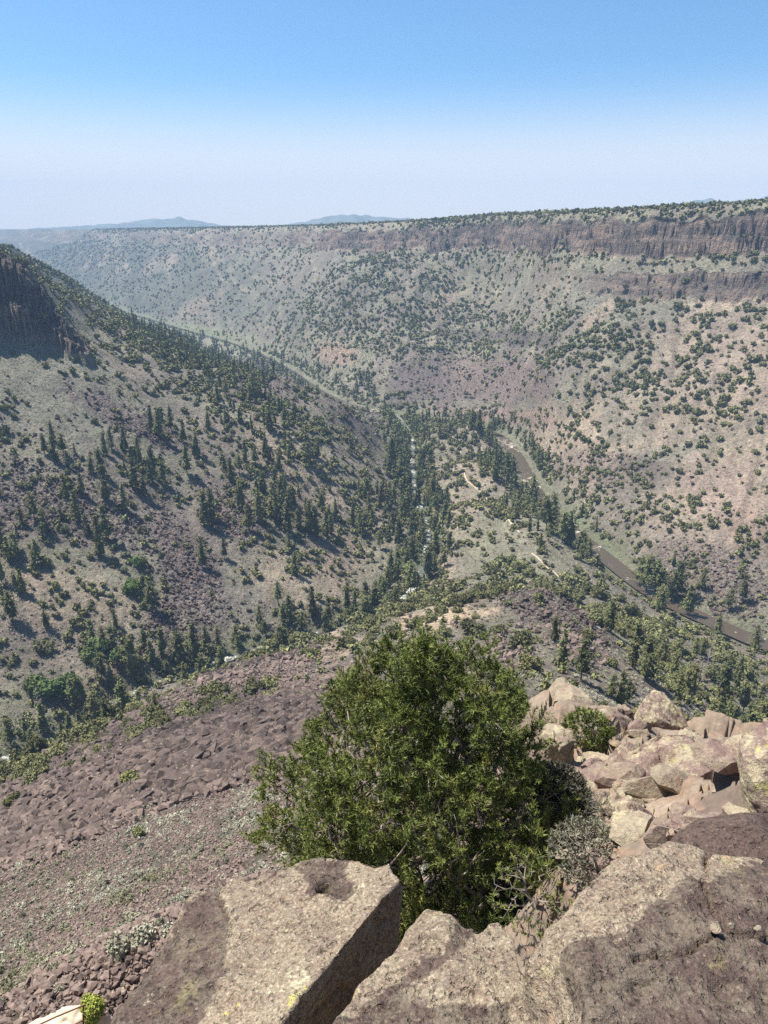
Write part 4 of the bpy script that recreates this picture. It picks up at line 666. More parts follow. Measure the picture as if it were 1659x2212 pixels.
def build_rocks():
    rm = rock_mat('talus_basalt', (.030, .023, .022), (.225, .168, .145), (.34, .28, .20)); MAT['talus'] = rm; N = [shard(600 + k, .8, 14) for k in range(10)]; L = [shard(620 + k, (.5, .8, .65)[k % 3]) for k in range(14)]
    me = [mesh_np('boulder', *p[:2], rm, tint=p[2], link=False) for p in N]
    def field(n, r0, r1, a0, a1, s0, s1, seed, pw=2.2, big=None):
        R = np.random.default_rng(seed); x, y = wedge(n, r0, r1, a0, a1, R); z, cliff, dr, ds, frac, wall = height(x, y, True); px, py = project(x, y, z); dens = blobs(px, py, BB, .06, .7 * fb2(x / 14, y / 14, 2, 161)); dens = np.where(np.hypot(x, y) < 110, np.maximum(dens, .5), dens); u = R.uniform(0, 1, len(x)); ok = (u < dens) & (px > -120) & (px < 1780) & (py < 2450) & seen(x, y, z + s1) & (ds > 4) & (dr > 12)
        x, y, z, px, py = (q[ok] for q in (x, y, z, px, py)); s = s0 + (s1 - s0) * R.uniform(0, 1, len(x)) ** pw
        if big is not None: s = s * (.45 + big(px, py)) * np.interp(np.hypot(x, y), [18, 50], [.55, 1])
        return x, y, z, px, py, s, R
    BIG = [(850,900,4000,3000,0,.0,1),(400,1620,420,110,-14,1.,1),(120,1740,260,100,-20,.6,1)]
    bigf = lambda px, py: blobs(px, py, BIG, 0., np.zeros(len(px)))
    A = [field(60000, 15, 46, -.72, -.05, .10, .5, 7, 2.6, lambda a_, b_: np.full(len(a_), .45)), field(130000, 16, 105, -.72, .06, .09, .42, 1, 2.4, lambda a_, b_: .25 + .7 * bigf(a_, b_)), field(60000, 105, 260, -.60, .12, .35, 1.9, 2, 2.8, bigf), field(70000, 200, 620, -.62, .62, .5, 2.1, 3, 2.6), field(36000, 560, 1250, -.62, .62, 1.2, 3.2, 4, 2.5)]
    x, y, z, px, py, s = (np.concatenate([a[k] for a in A]) for k in range(6)); r = np.hypot(x, y); n = len(x); print('stones', n); R = A[0][6]
    loc = np.stack([x, y, z + .3 * s], 1); rz = R.uniform(0, 6.28, n); tl = R.uniform(-1., 1., n)
    score = np.where((px > 5) & (px < 1650) & (py < 2200) & ~((px > 620) & (py > 1450)), s / r, 0); idx = np.argsort(-score)[:300]; pick = np.zeros(n, bool); pick[idx] = True
    for i in idx:
        k = int(R.integers(0, 10)); o = put('boulder', me[k], loc[i], s[i], rz[i]); o.rotation_euler[0] = tl[i]; tag(o, f"{sizeword(s[i] / r[i] * FP, (12, 16, 22), ('small', 'mid-sized', 'large', 'huge'))} {('angular', 'blocky', 'flat-topped', 'wedge-shaped', 'pointed')[k % 5]} {('purple brown', 'dark brown', 'rusty', 'lichen-spotted', 'greyish')[int(i) % 5]} boulder {where(px[i], py[i])}", 'boulder', 'basalt boulders on the slopes')
    parts = []
    light = np.where(r < 260, .55 * (1 - bigf(px, py)), .12) + np.where((px > 1250) & (r > 300), .2, 0); near = ~pick & (r < 260); far = ~pick & (r >= 260)
    L2 = [shard(640 + k, .75, 13) for k in range(10)]
    for lst, m in ((L, near & (s / r * FP < 9)), (L2, near & (s / r * FP >= 9)), (L, far)):
        ii = np.nonzero(m)[0]
        for k in range(len(lst)):
            j = ii[k::len(lst)]
            if len(j): q = place(lst[k], loc[j], s[j], rz[j], s[j], tl[j]); parts.append((q[0], q[1], np.repeat(np.clip(R.uniform(0, .62, len(j)) ** 1.8 + light[j], 0, 1), len(lst[k][0]))))
    V, F, T = join(parts); o = mesh_np('talus_rubble', V, F, rm, tint=T); o['kind'] = 'stuff'; print('rocks', len(F), time.time() - T0)
# ------------------------------------------------------------------ rocks at hand
def remeshed(V, F, voxel):
    me = bpy.data.meshes.new('t'); me.from_pydata([tuple(v) for v in V], [], [tuple(int(i) for i in f) for f in F]); me.update()
    o = bpy.data.objects.new('t', me); COL.objects.link(o); m = o.modifiers.new('r', 'REMESH'); m.mode = 'VOXEL'; m.voxel_size = voxel; m2 = o.modifiers.new('s', 'SMOOTH'); m2.factor = .5; m2.iterations = 3
    dg = bpy.context.evaluated_depsgraph_get(); e = o.evaluated_get(dg); g = e.to_mesh(); n = len(g.vertices); A = np.empty(n * 3, np.float32); g.vertices.foreach_get('co', A)
    Nn = np.empty(n * 3, np.float32); g.vertex_normals.foreach_get('vector', Nn); fs = [tuple(p.vertices) for p in g.polygons]; e.to_mesh_clear(); bpy.data.objects.remove(o); bpy.data.meshes.remove(me)
    return A.reshape(-1, 3).astype(float), Nn.reshape(-1, 3).astype(float), fs
def hull(P):
    bm = bmesh.new()
    for p in P: bm.verts.new([float(q) for q in p])
    r = bmesh.ops.convex_hull(bm, input=bm.verts[:]); bmesh.ops.delete(bm, geom=[v for v in bm.verts if not v.link_faces], context='VERTS')
    bm.verts.index_update(); V = np.array([v.co[:] for v in bm.verts]); F = [[v.index for v in f.verts] for f in bm.faces]; bm.free(); return V, F
def seg_dist(px, py, line):
    d = np.full(px.shape, 1e9)
    for (ax, ay), (bx, by) in zip(line[:-1], line[1:]):
        vx, vy = bx - ax, by - ay; t = np.clip(((px - ax) * vx + (py - ay) * vy) / (vx * vx + vy * vy), 0, 1); d = np.minimum(d, np.hypot(px - ax - t * vx, py - ay - t * vy))
    return d
def inside(px, py, poly):
    c = np.zeros(px.shape, bool); n = len(poly)
    for i in range(n):
        (ax, ay), (bx, by) = poly[i], poly[(i + 1) % n]; c ^= ((ay > py) != (by > py)) & (px < (bx - ax) * (py - ay) / (by - ay + 1e-9) + ax)
    return c
def finish_rock(name, V, Nn, fs, amp, base, mat, patina, lichen, cracks=(), holes=(), parent=None, fine=1.):
    P = V; d = amp * fb3(P / base, 3, 21) * .6; d -= amp * .5 * np.abs(n3(P / (base * .55), 31)) ; d += .10 * amp * fine * fb3(P / (base * .12), 3, 41)
    pit = n3(P / (base * .05), 51); d -= .10 * amp * fine * ss(.35, .8, pit); chip = n3(P / (base * .25), 52); d -= .4 * amp * ss(.25, .6, chip)
    px, py = project(P[:, 0], P[:, 1], P[:, 2])
    wx = px + 9 * n3(P / .12, 61) + 4 * n3(P / .03, 62); wy = py + 9 * n3(P / .12, 63) + 4 * n3(P / .03, 64)
    for line, wd, dp in cracks: q = seg_dist(wx, wy, line); d -= dp * ss(wd, wd * .25, q) * (.75 + .25 * n3(P / .1, 66))
    for hx, hy, rx, ry, dp in holes: q = np.hypot((wx - hx) / rx, (wy - hy) / ry); d -= dp * ss(1.15, .7, q); d += .012 * ss(2.6, 1.3, q)
    V = P + Nn * d[:, None]; pt = np.zeros(len(V))
    for poly in patina: pt = np.maximum(pt, inside(wx + 14 * n3(P / .05, 71) + 25 * n3(P / .3, 73), wy + 14 * n3(P / .05, 72) + 25 * n3(P / .3, 74), poly))
    me = bpy.data.meshes.new(name); me.from_pydata(V.tolist(), [], fs); me.polygons.foreach_set('use_smooth', np.ones(len(fs), bool)); me.update()
    a = me.attributes.new('patina', 'FLOAT', 'POINT'); a.data.foreach_set('value', pt.astype(np.float32)); a = me.attributes.new('lichen', 'FLOAT', 'POINT'); a.data.foreach_set('value', np.full(len(V), lichen, np.float32))
    me.materials.append(mat); o = bpy.data.objects.new(name, me); COL.objects.link(o); return o
def facet(v, S, seed):
    """breaks a smooth lump into plane faces"""
    R = np.random.default_rng(seed); c = (v.max(0) + v.min(0)) / 2
    for i in range(13):
        d = rnd_dirs(1, R)[0]
        if i % 3 == 0: d = d * [1, 1, .3]; d /= np.linalg.norm(d)
        q = (v - c) @ d; h = q.max() * R.uniform(.66, .92); m = q > h; v[m] -= ((q[m] - h) * .96)[:, None] * d
    k = cells((v[:, 0] + v[:, 2] * .5) / (S * .3), (v[:, 1] - v[:, 2]) / (S * .3), seed % 9); n = v - c; n /= np.linalg.norm(n, axis=1)[:, None] + 1e-9
    return v + n * (k * S * .07)[:, None]
def near_rock_mat():
    N = NT('lichened_basalt'); P = N.pos(); pt = N.attr('patina', 'Fac'); li = N.attr('lichen', 'Fac')
    v = N.n('ShaderNodeTexVoronoi'); N.l(N.scale(P, 1.), v.inputs['Vector']); v.inputs['Scale'].default_value = 120; r = N.sep(v.outputs['Color'])
    v2 = N.n('ShaderNodeTexVoronoi'); N.l(P, v2.inputs['Vector']); v2.inputs['Scale'].default_value = 26; r2 = N.sep(v2.outputs['Color']); big = N.noise(P, 2.2, 6, .7); mid = N.noise(P, 9, 6, .75); fin = N.noise(P, 70, 4, .7)
    base = N.mix(N.rng(big, .35, .65), (.185, .142, .108), (.31, .245, .18)); base = N.mix(N.rng(r[0], .3, 1.), base, (.165, .12, .095)); base = N.mix(N.rng(r[1], .84, .95), base, (.33, .285, .21))
    base = N.mix(N.rng(N.math('ADD', r2[0], N.math('MULTIPLY', mid, .35)), 1.16, 1.21), base, (.36, .25, .14)); base = N.mix(N.math('MULTIPLY', N.rng(N.noise(P, 5, 7, .8), .60, .64), .9), base, (.43, .39, .27))
    base = N.mix(N.rng(N.noise(P, 3.1, 7, .8), .63, .67), base, (.50, .46, .12)); base = N.mix(N.math('MULTIPLY', N.rng(N.noise(P, 7.7, 6, .75), .60, .66), .7), base, (.13, .105, .10))
    dark = N.mix(N.rng(mid, .35, .65), (.072, .051, .044), (.12, .085, .073)); dark = N.mix(N.rng(r[2], .96, 1.), dark, (.20, .15, .12)); dark = N.mix(N.rng(N.noise(P, 4.4, 7, .8), .64, .67), dark, (.36, .30, .24))
    c = N.mix(pt, base, dark); c = N.mix(N.math('MULTIPLY', N.rng(N.noise(P, 6, 8, .8), .46, .54), li), c, (.55, .53, .36)); c = N.mix(N.math('MULTIPLY', N.rng(N.noise(P, 4, 7, .75), .60, .64), li), c, (.56, .54, .14))
    c = N.gain(c, N.rng(fin, .3, .7, .55, 1.42)); c = N.gain(c, N.rng(N.noise(P, 28, 3, .6), .30, .40, .45, 1.))
    h = N.math('ADD', N.math('MULTIPLY', mid, 1.), N.math('ADD', N.math('MULTIPLY', fin, .22), N.math('MULTIPLY', N.rng(N.noise(P, 30, 3, .6), .32, .42), .35))); N.bump(h, 1., .042); return N.done(c, Roughness=.9)
def outcrop_mat():
    N = NT('weathered_outcrop'); P = N.pos(); pt = N.attr('patina', 'Fac'); li = N.attr('lichen', 'Fac'); big = N.noise(P, .9, 6, .7); mid = N.noise(P, 4, 7, .75); fin = N.noise(P, 20, 5, .7)
    base = N.mix(N.rng(big, .36, .62), (.19, .155, .12), (.32, .268, .198)); base = N.mix(N.rng(mid, .52, .62), base, (.25, .165, .135)); dark = N.mix(N.rng(mid, .35, .65), (.125, .085, .078), (.24, .17, .15))
    c = N.mix(N.math('MULTIPLY', pt, N.rng(N.noise(P, 2.2, 6, .7), .36, .46)), base, dark); c = N.mix(N.rng(N.noise(P, 1.7, 6, .7), .57, .62), c, (.15, .10, .09)); c = N.mix(N.math('MULTIPLY', N.rng(N.noise(P, 3.4, 9, .85), .48, .56), li), c, (.56, .52, .33)); c = N.mix(N.math('MULTIPLY', N.rng(N.noise(P, 2.4, 7, .8), .60, .63), li), c, (.50, .48, .12)); c = N.gain(c, N.rng(fin, .3, .7, .75, 1.25))
    N.bump(N.math('ADD', mid, N.math('MULTIPLY', fin, .35)), .9, .08); return N.done(c, Roughness=.9)
def slab(name, label, cat, out, plane, depth, voxel, patina=(), cracks=(), holes=(), lichen=.0, lower=(), amp=.05, inner=()):
    """a thick block: its top lies in a tilted plane, its sides drop away"""
    from mathutils.geometry import delaunay_2d_cdt
    z0, a, b = plane
    def pl(p):
        r = ray(p[0], p[1]); q = r * (z0 / (r[2] - a * r[0] - b * r[1])); q[2] += (p[2] if len(p) > 2 else 0); return q
    T = np.array([pl(p) for p in out]); c = T.mean(0); B = c + (T - c) * np.array([.95, .95, .4]); B[:, 2] = T[:, 2].mean() - depth
    n = len(T); I = [pl(p) for p in inner]; tri = delaunay_2d_cdt([Vector((float(p[0]), float(p[1]))) for p in list(T) + I], [], [list(range(n))], 1, 1e-5)
    V = [np.array([v[0], v[1], 0.]) for v in tri[0]]; src = np.array([list(p) for p in T] + [list(p) for p in I])
    for v in V: v[2] = src[np.argmin((src[:, 0] - v[0]) ** 2 + (src[:, 1] - v[1]) ** 2), 2]
    F = [list(f) for f in tri[2]]; m = len(V); V = V + [p for p in B]; ids = [int(np.argmin([(v[0] - t[0]) ** 2 + (v[1] - t[1]) ** 2 for v in V[:m]])) for t in T]
    for i in range(n): j = (i + 1) % n; F.append([ids[i], ids[j], m + j, m + i])
    F.append([m + i for i in range(n)][::-1]); bm = bmesh.new(); vs = [bm.verts.new([float(q) for q in v]) for v in V]
    for f in F:
        try: bm.faces.new([vs[i] for i in f])
        except ValueError: pass
    bmesh.ops.recalc_face_normals(bm, faces=bm.faces[:]); V2 = [v.co[:] for v in bm.verts]; bm.verts.index_update(); F2 = [[v.index for v in f.verts] for f in bm.faces]; bm.free()
    v, nn, fs = remeshed(V2, F2, voxel); o = finish_rock(name, v, nn, fs, amp, .45, MAT['nearrock'], patina, lichen, cracks, holes); tag(o, label, cat); return o
def block(name, label, out, t, depth=1.0, bulge=.15, patina=False, lichen=.3, inner=(), tilt=0., amp=.10, group='blocks of the rocky outcrop'):
    """a boulder whose outline is known: outline at its own distance, nearer crown points, a back and a foot behind"""
    cx = np.mean([p[0] for p in out]); cy = np.mean([p[1] for p in out]); ys = [p[1] for p in out]; y0, y1 = min(ys), max(ys); P = []
    for p in out:
        tt = t * (1 + tilt * (cy - p[1]) / 100); q = PT(p[0], p[1], tt); P.append(q)
    S = np.ptp(np.array(P), axis=0).max()
    for p in inner: P.append(PT(p[0], p[1], t - (p[2] if len(p) > 2 else bulge) * S))
    for p in out:
        q = PT(cx + (p[0] - cx) * .75, cy + (p[1] - cy) * .75, t) + np.array([0, depth * S * .7, -.05 * S]); P.append(q); P.append(q + np.array([0, -.3 * S, -.5 * S]))
        P.append(PT(cx + (p[0] - cx) * .8, cy + (p[1] - cy) * .8, t - bulge * S * .7))
    V, F = hull(np.array(P)); v, nn, fs = remeshed(V, F, max(S / 75, .012)); v = facet(v, S, len(label)); o = finish_rock(name, v, nn, fs, amp * S * .5, S * .5, MAT['outcrop'], [[(-9e3, -9e3), (9e3, -9e3), (9e3, 9e3), (-9e3, 9e3)]] if patina else [], lichen); tag(o, label, 'rock', group); return o
def build_foreground():
    MAT['nearrock'] = near_rock_mat(); MAT['outcrop'] = outcrop_mat()
    slab('rock_slab', 'broad lichen-speckled slab with a deep round hole near its far edge', 'rock slab', [(215,2290),(262,2170),(330,2065),(385,1985),(425,1935),(480,1915),(500,1893),(560,1885),(620,1872),(690,1846),(770,1848),(845,1856),(866,1898),(800,1975),(735,2055),(665,2135),(605,2212),(540,2300)], (-2.3, .22, -.22), 2.6, .011,
         patina=[[(200,2330),(262,2150),(330,2055),(395,1970),(450,1925),(490,1960),(500,2040),(470,2120),(440,2220),(420,2330)], [(640,1880),(680,1860),(760,1850),(740,1875),(760,1930),(740,1945),(670,1925)], [(540,1890),(640,1870),(600,1905),(520,1915)]], cracks=[([(470,1905),(480,1960),(500,2010)], 6, .02), ([(700,1850),(715,1885)], 4, .02)], holes=[(697, 1915, 17, 17, .16)], lichen=.10)
    slab('rock_slab', 'smaller pointed slab wedged between two bigger slabs, a dark band across it', 'rock slab', [(690,2290),(722,2212),(765,2130),(850,2042),(885,1995),(922,1957),(950,1958),(976,1968),(1003,2002),(1040,1995),(1080,1988),(1112,2020),(1122,2078),(1142,2130),(1170,2192),(1188,2290)], (-2.45, .02, -.12), 2.4, .011,
         patina=[[(690,2330),(722,2215),(820,2160),(880,2090),(960,2010),(1010,1985),(1060,1990),(985,2040),(900,2110),(860,2140),(940,2165),(1100,2170),(1130,2150),(1100,2215),(1120,2330)]], lichen=.12, inner=[(960,2010,.05),(1000,2120,.04)])
    slab('rock_slab', 'largest cracked slab with dark patina centre and pale speckled border', 'rock slab', [(1240,2300),(1212,2200,-.30),(1182,2130,-.26),(1154,2075,-.20),(1136,2022,-.12),(1180,1975,-.05),(1250,1925),(1330,1872),(1372,1850),(1405,1828),(1450,1815),(1500,1822),(1536,1836),(1600,1840),(1662,1862),(1760,1880),(1800,2000),(1800,2300)], (-2.15, -.03, -.10), 2.2, .0115,
         inner=[(1218,2040,.04),(1245,2120,.05),(1270,2215,.05),(1300,2000,.05),(1400,1950,.05),(1500,2100,.06),(1640,1960,.05)],
         patina=[[(1215,2050),(1300,2020),(1370,1990),(1400,1960),(1440,1925),(1480,1905),(1530,1910),(1545,1880),(1610,1870),(1700,1850),(1850,1900),(1850,2350),(1260,2350),(1245,2200)]],
         cracks=[([(1370,2070),(1420,2058),(1454,2055),(1490,2035),(1520,2020),(1568,1998),(1610,2008),(1700,2022)], 7, .05), ([(1520,1908),(1540,1945),(1569,1992)], 8, .05), ([(1531,1832),(1526,1880)], 7, .07)], lichen=.10)
    slab('dark_rock', 'smooth dark rounded rock behind the largest cracked slab', 'rock', [(1430,1835),(1455,1795),(1500,1768),(1560,1757),(1662,1752),(1760,1760),(1760,1900),(1600,1880),(1500,1860)], (-2.95, 0, -.12), 1.4, .02, patina=[[(-9e3,-9e3),(9e3,-9e3),(9e3,9e3),(-9e3,9e3)]], inner=[(1600,1800,.12)], amp=.02)
    block('boulder', 'pointed pale brown boulder with a dark undercut side', [(1148,1632),(1165,1605),(1200,1562),(1235,1590),(1262,1628),(1256,1655),(1240,1674),(1205,1672),(1175,1662)], 12, .8, .2, False, .35, inner=[(1215,1600),(1236,1640),(1170,1635)])
    block('boulder', 'smooth domed tan boulder beside the green bush', [(1272,1640),(1274,1595),(1298,1562),(1330,1547),(1362,1562),(1388,1578),(1366,1600),(1346,1640),(1306,1655)], 13, .9, .2, False, .12, inner=[(1310,1580),(1330,1610)])
    block('boulder', 'perched dark boulder with a lichen rim, topmost of the outcrop', [(1372,1572),(1398,1530),(1428,1508),(1460,1515),(1487,1535),(1489,1560),(1482,1592),(1458,1606),(1430,1582),(1396,1578)], 14, .8, .22, True, .55, inner=[(1420,1540),(1455,1555)])
    block('boulder', 'yellow-lichened boulder tucked under the perched dark one', [(1352,1602),(1372,1582),(1420,1586),(1447,1612),(1405,1628),(1368,1634)], 13, .8, .2, False, 1.0)
    block('rock_ledge', 'flat tan ledge at the far end of the outcrop', [(1120,1600),(1130,1560),(1145,1522),(1182,1506),(1242,1504),(1302,1514),(1332,1538),(1280,1570),(1200,1610)], 17, .7, .06, False, .15, tilt=.1)
    block('boulder', 'low brown boulder between flat tan ledge and perched boulder', [(1308,1545),(1330,1524),(1362,1530),(1380,1550),(1372,1580),(1330,1570)], 15, .8, .2, True, .2)
    block('boulder', 'grey topped block crowning the broken outcrop', [(1444,1668),(1448,1612),(1466,1590),(1500,1592),(1534,1602),(1548,1632),(1546,1670),(1490,1690)], 12, .9, .2, False, .25, inner=[(1480,1620),(1520,1640)])
    block('rock_outcrop', 'massive broken brown outcrop with pale lichen patches', [(1316,1735),(1335,1680),(1400,1640),(1470,1640),(1560,1645),(1626,1688),(1622,1745),(1590,1775),(1480,1790),(1400,1800),(1330,1790)], 10, .7, .12, True, .42, inner=[(1400,1690),(1500,1680),(1560,1720),(1450,1740)], amp=.16)
    block('boulder', 'brown cleft block with a yellow lichen streak, below the broken outcrop', [(1310,1800),(1340,1745),(1400,1735),(1445,1765),(1450,1830),(1400,1870),(1330,1870)], 7.8, .7, .15, True, .6, inner=[(1370,1780),(1410,1810)])
    block('boulder', 'shaded lichen-crusted boulder cut by the edge of view', [(1622,1650),(1642,1602),(1672,1572),(1780,1560),(1800,1790),(1672,1765),(1640,1752),(1624,1705)], 6, .7, .15, True, .5)
    block('boulder', 'small reddish block on the crest of the broken outcrop', [(1543,1636),(1562,1598),(1590,1610),(1588,1642),(1565,1650)], 12, .8, .2, False, .1)
    block('boulder', 'low pinkish slab lying below the domed tan boulder', [(1252,1700),(1264,1652),(1322,1640),(1356,1652),(1345,1692),(1300,1714)], 12, .8, .12, False, .3)
    block('boulder', 'cracked slab sheltering a dark hollow', [(1192,1712),(1222,1680),(1272,1688),(1305,1720),(1262,1745),(1215,1738)], 11, .7, .12, False, .2)
    block('boulder', 'tan shoulder of rock joining perched boulder and outcrop', [(1340,1690),(1350,1640),(1400,1618),(1446,1625),(1450,1660),(1400,1700)], 12, .8, .12, False, .4)
    # lesser stones round about
    R = np.random.default_rng(77); k = 0
    for (cx, cy, rx, ry, t, n, s) in ((1200,1700,70,50,10.5,24,.17),(1290,1740,70,60,9.5,18,.17),(1130,1640,60,60,12.5,24,.24),(1250,1850,60,60,7.5,16,.12),(1560,1640,60,20,12,10,.2),(1390,1710,80,50,10.4,7,.2),(1330,1560,60,20,14,8,.18),(1500,1790,90,26,7,10,.15),(1280,1640,60,30,12,12,.16)):
        for i in range(n):
            px, py = cx + R.normal() * rx * .6, cy + R.normal() * ry * .6; g = on_ground(px, py, 3, 40)
            if g is None or np.linalg.norm(g) > 25: continue
            q = stone(700 + k, ICO2, 9, .7); v, nn, f = q[0], q[0] / np.linalg.norm(q[0], axis=1)[:, None], [tuple(a) for a in q[1].tolist()]; sz = s * R.uniform(.6, 1.9); me_V = v * sz
            o = finish_rock('stone', me_V + g, nn, f, sz * .15, sz, MAT['outcrop'], [[(-9e3,-9e3),(9e3,-9e3),(9e3,9e3),(-9e3,9e3)]] if R.uniform() < .4 else [], .2, fine=.0)
            o.data.polygons.foreach_set('use_smooth', np.zeros(len(f), bool)); spot = ('in the gap between pinyon and grey bushes', 'around the dark hollow of the outcrop', 'beside the pointed pale boulder', 'behind the speckled border of the largest slab', 'on the crest by the reddish block', 'on the shoulder under the perched boulder', 'by the low brown boulder', 'next to the smooth dark rock', 'under the domed tan boulder')[[1200,1290,1130,1250,1560,1390,1330,1500,1280].index(cx)]
            tag(o, f"{sizeword(sz, (s * .9, s * 1.4), ('small', 'middling', 'large'))} {('angular','flat','blocky')[k % 3]} broken stone {spot}", 'stone', 'loose stones of the outcrop'); k += 1
    for px, py, s, lb in ((1545,2013,.022,'pale pebble caught at the crack of the largest slab'),(1579,2007,.02,'greenish pebble at the junction of two cracks'),(1638,2012,.018,'flat whitish pebble in the crack near the edge of view')):
        r = ray(px, py); p = r * (-2.10 / (r[2] + .03 * r[0] + .10 * r[1])); q = stone(int(px), ICO2, 7, .6); o = mesh_np('pebble', q[0] * s + p + np.array([0, 0, .015]), q[1], MAT['outcrop']); tag(o, lb, 'pebble')
def tube(P0, P1, r0, r1, k=5):
    d = P1 - P0; L = np.linalg.norm(d) + 1e-9; d = d / L; a = np.cross(d, [0.3, .2, .93]); a /= np.linalg.norm(a) + 1e-9; b = np.cross(d, a); V = []; 
    for P, r in ((P0, r0), (P1, r1)):
        for q in range(k): t = q / k * 6.2832; V.append(P + r * (math.cos(t) * a + math.sin(t) * b))
    return np.array(V), np.array([(q, (q + 1) % k, k + (q + 1) % k, k + q) for q in range(k)])
def grow(base, pts, R, jit=.35):
    """joins scattered tips to a branching frame: each hooks on to the nearest older node"""
    order = np.argsort(np.linalg.norm(pts - base, axis=1)); nodes = [base]; par = [-1]; dist = [0.]
    for i in order:
        p = pts[i]; A = np.array(nodes); d = np.linalg.norm(A - p, axis=1); c = d + .35 * np.array(dist) ; j = int(np.argmin(c)); seg = max(1, int(d[j] / .22)); prev = j
        for s in range(1, seg + 1):
            q = A[j] + (p - A[j]) * s / seg; q = q + (R.normal(size=3) * .03 if s < seg else 0) - np.array([0, 0, .06 * math.sin(math.pi * s / seg) * d[j]])
            nodes.append(q); par.append(prev); dist.append(dist[prev] + d[j] / seg); prev = len(nodes) - 1
    nodes = np.array(nodes); w_ = np.ones(len(nodes))
    for i in range(len(nodes) - 1, 0, -1): w_[par[i]] += w_[i]
    return nodes, np.array(par), w_
def needles(C, D, n, length, width, R):
    """a brush of n needles at each tip"""
    m = len(C); C = np.repeat(C, n, 0); D = np.repeat(D, n, 0); d = D * .75 + .85 * rnd_dirs(m * n, R); d /= np.linalg.norm(d, axis=1)[:, None]; t = np.cross(d, rnd_dirs(m * n, R)); t /= np.linalg.norm(t, axis=1)[:, None] + 1e-9
    L = (length * R.uniform(.7, 1.2, m * n))[:, None]; o = C + D * (R.uniform(-.6, .6, m * n) * length * 1.1)[:, None]; V = np.stack([o - t * width, o + t * width, o + d * L], 1).reshape(-1, 3); return V, np.arange(m * n * 3).reshape(-1, 3)
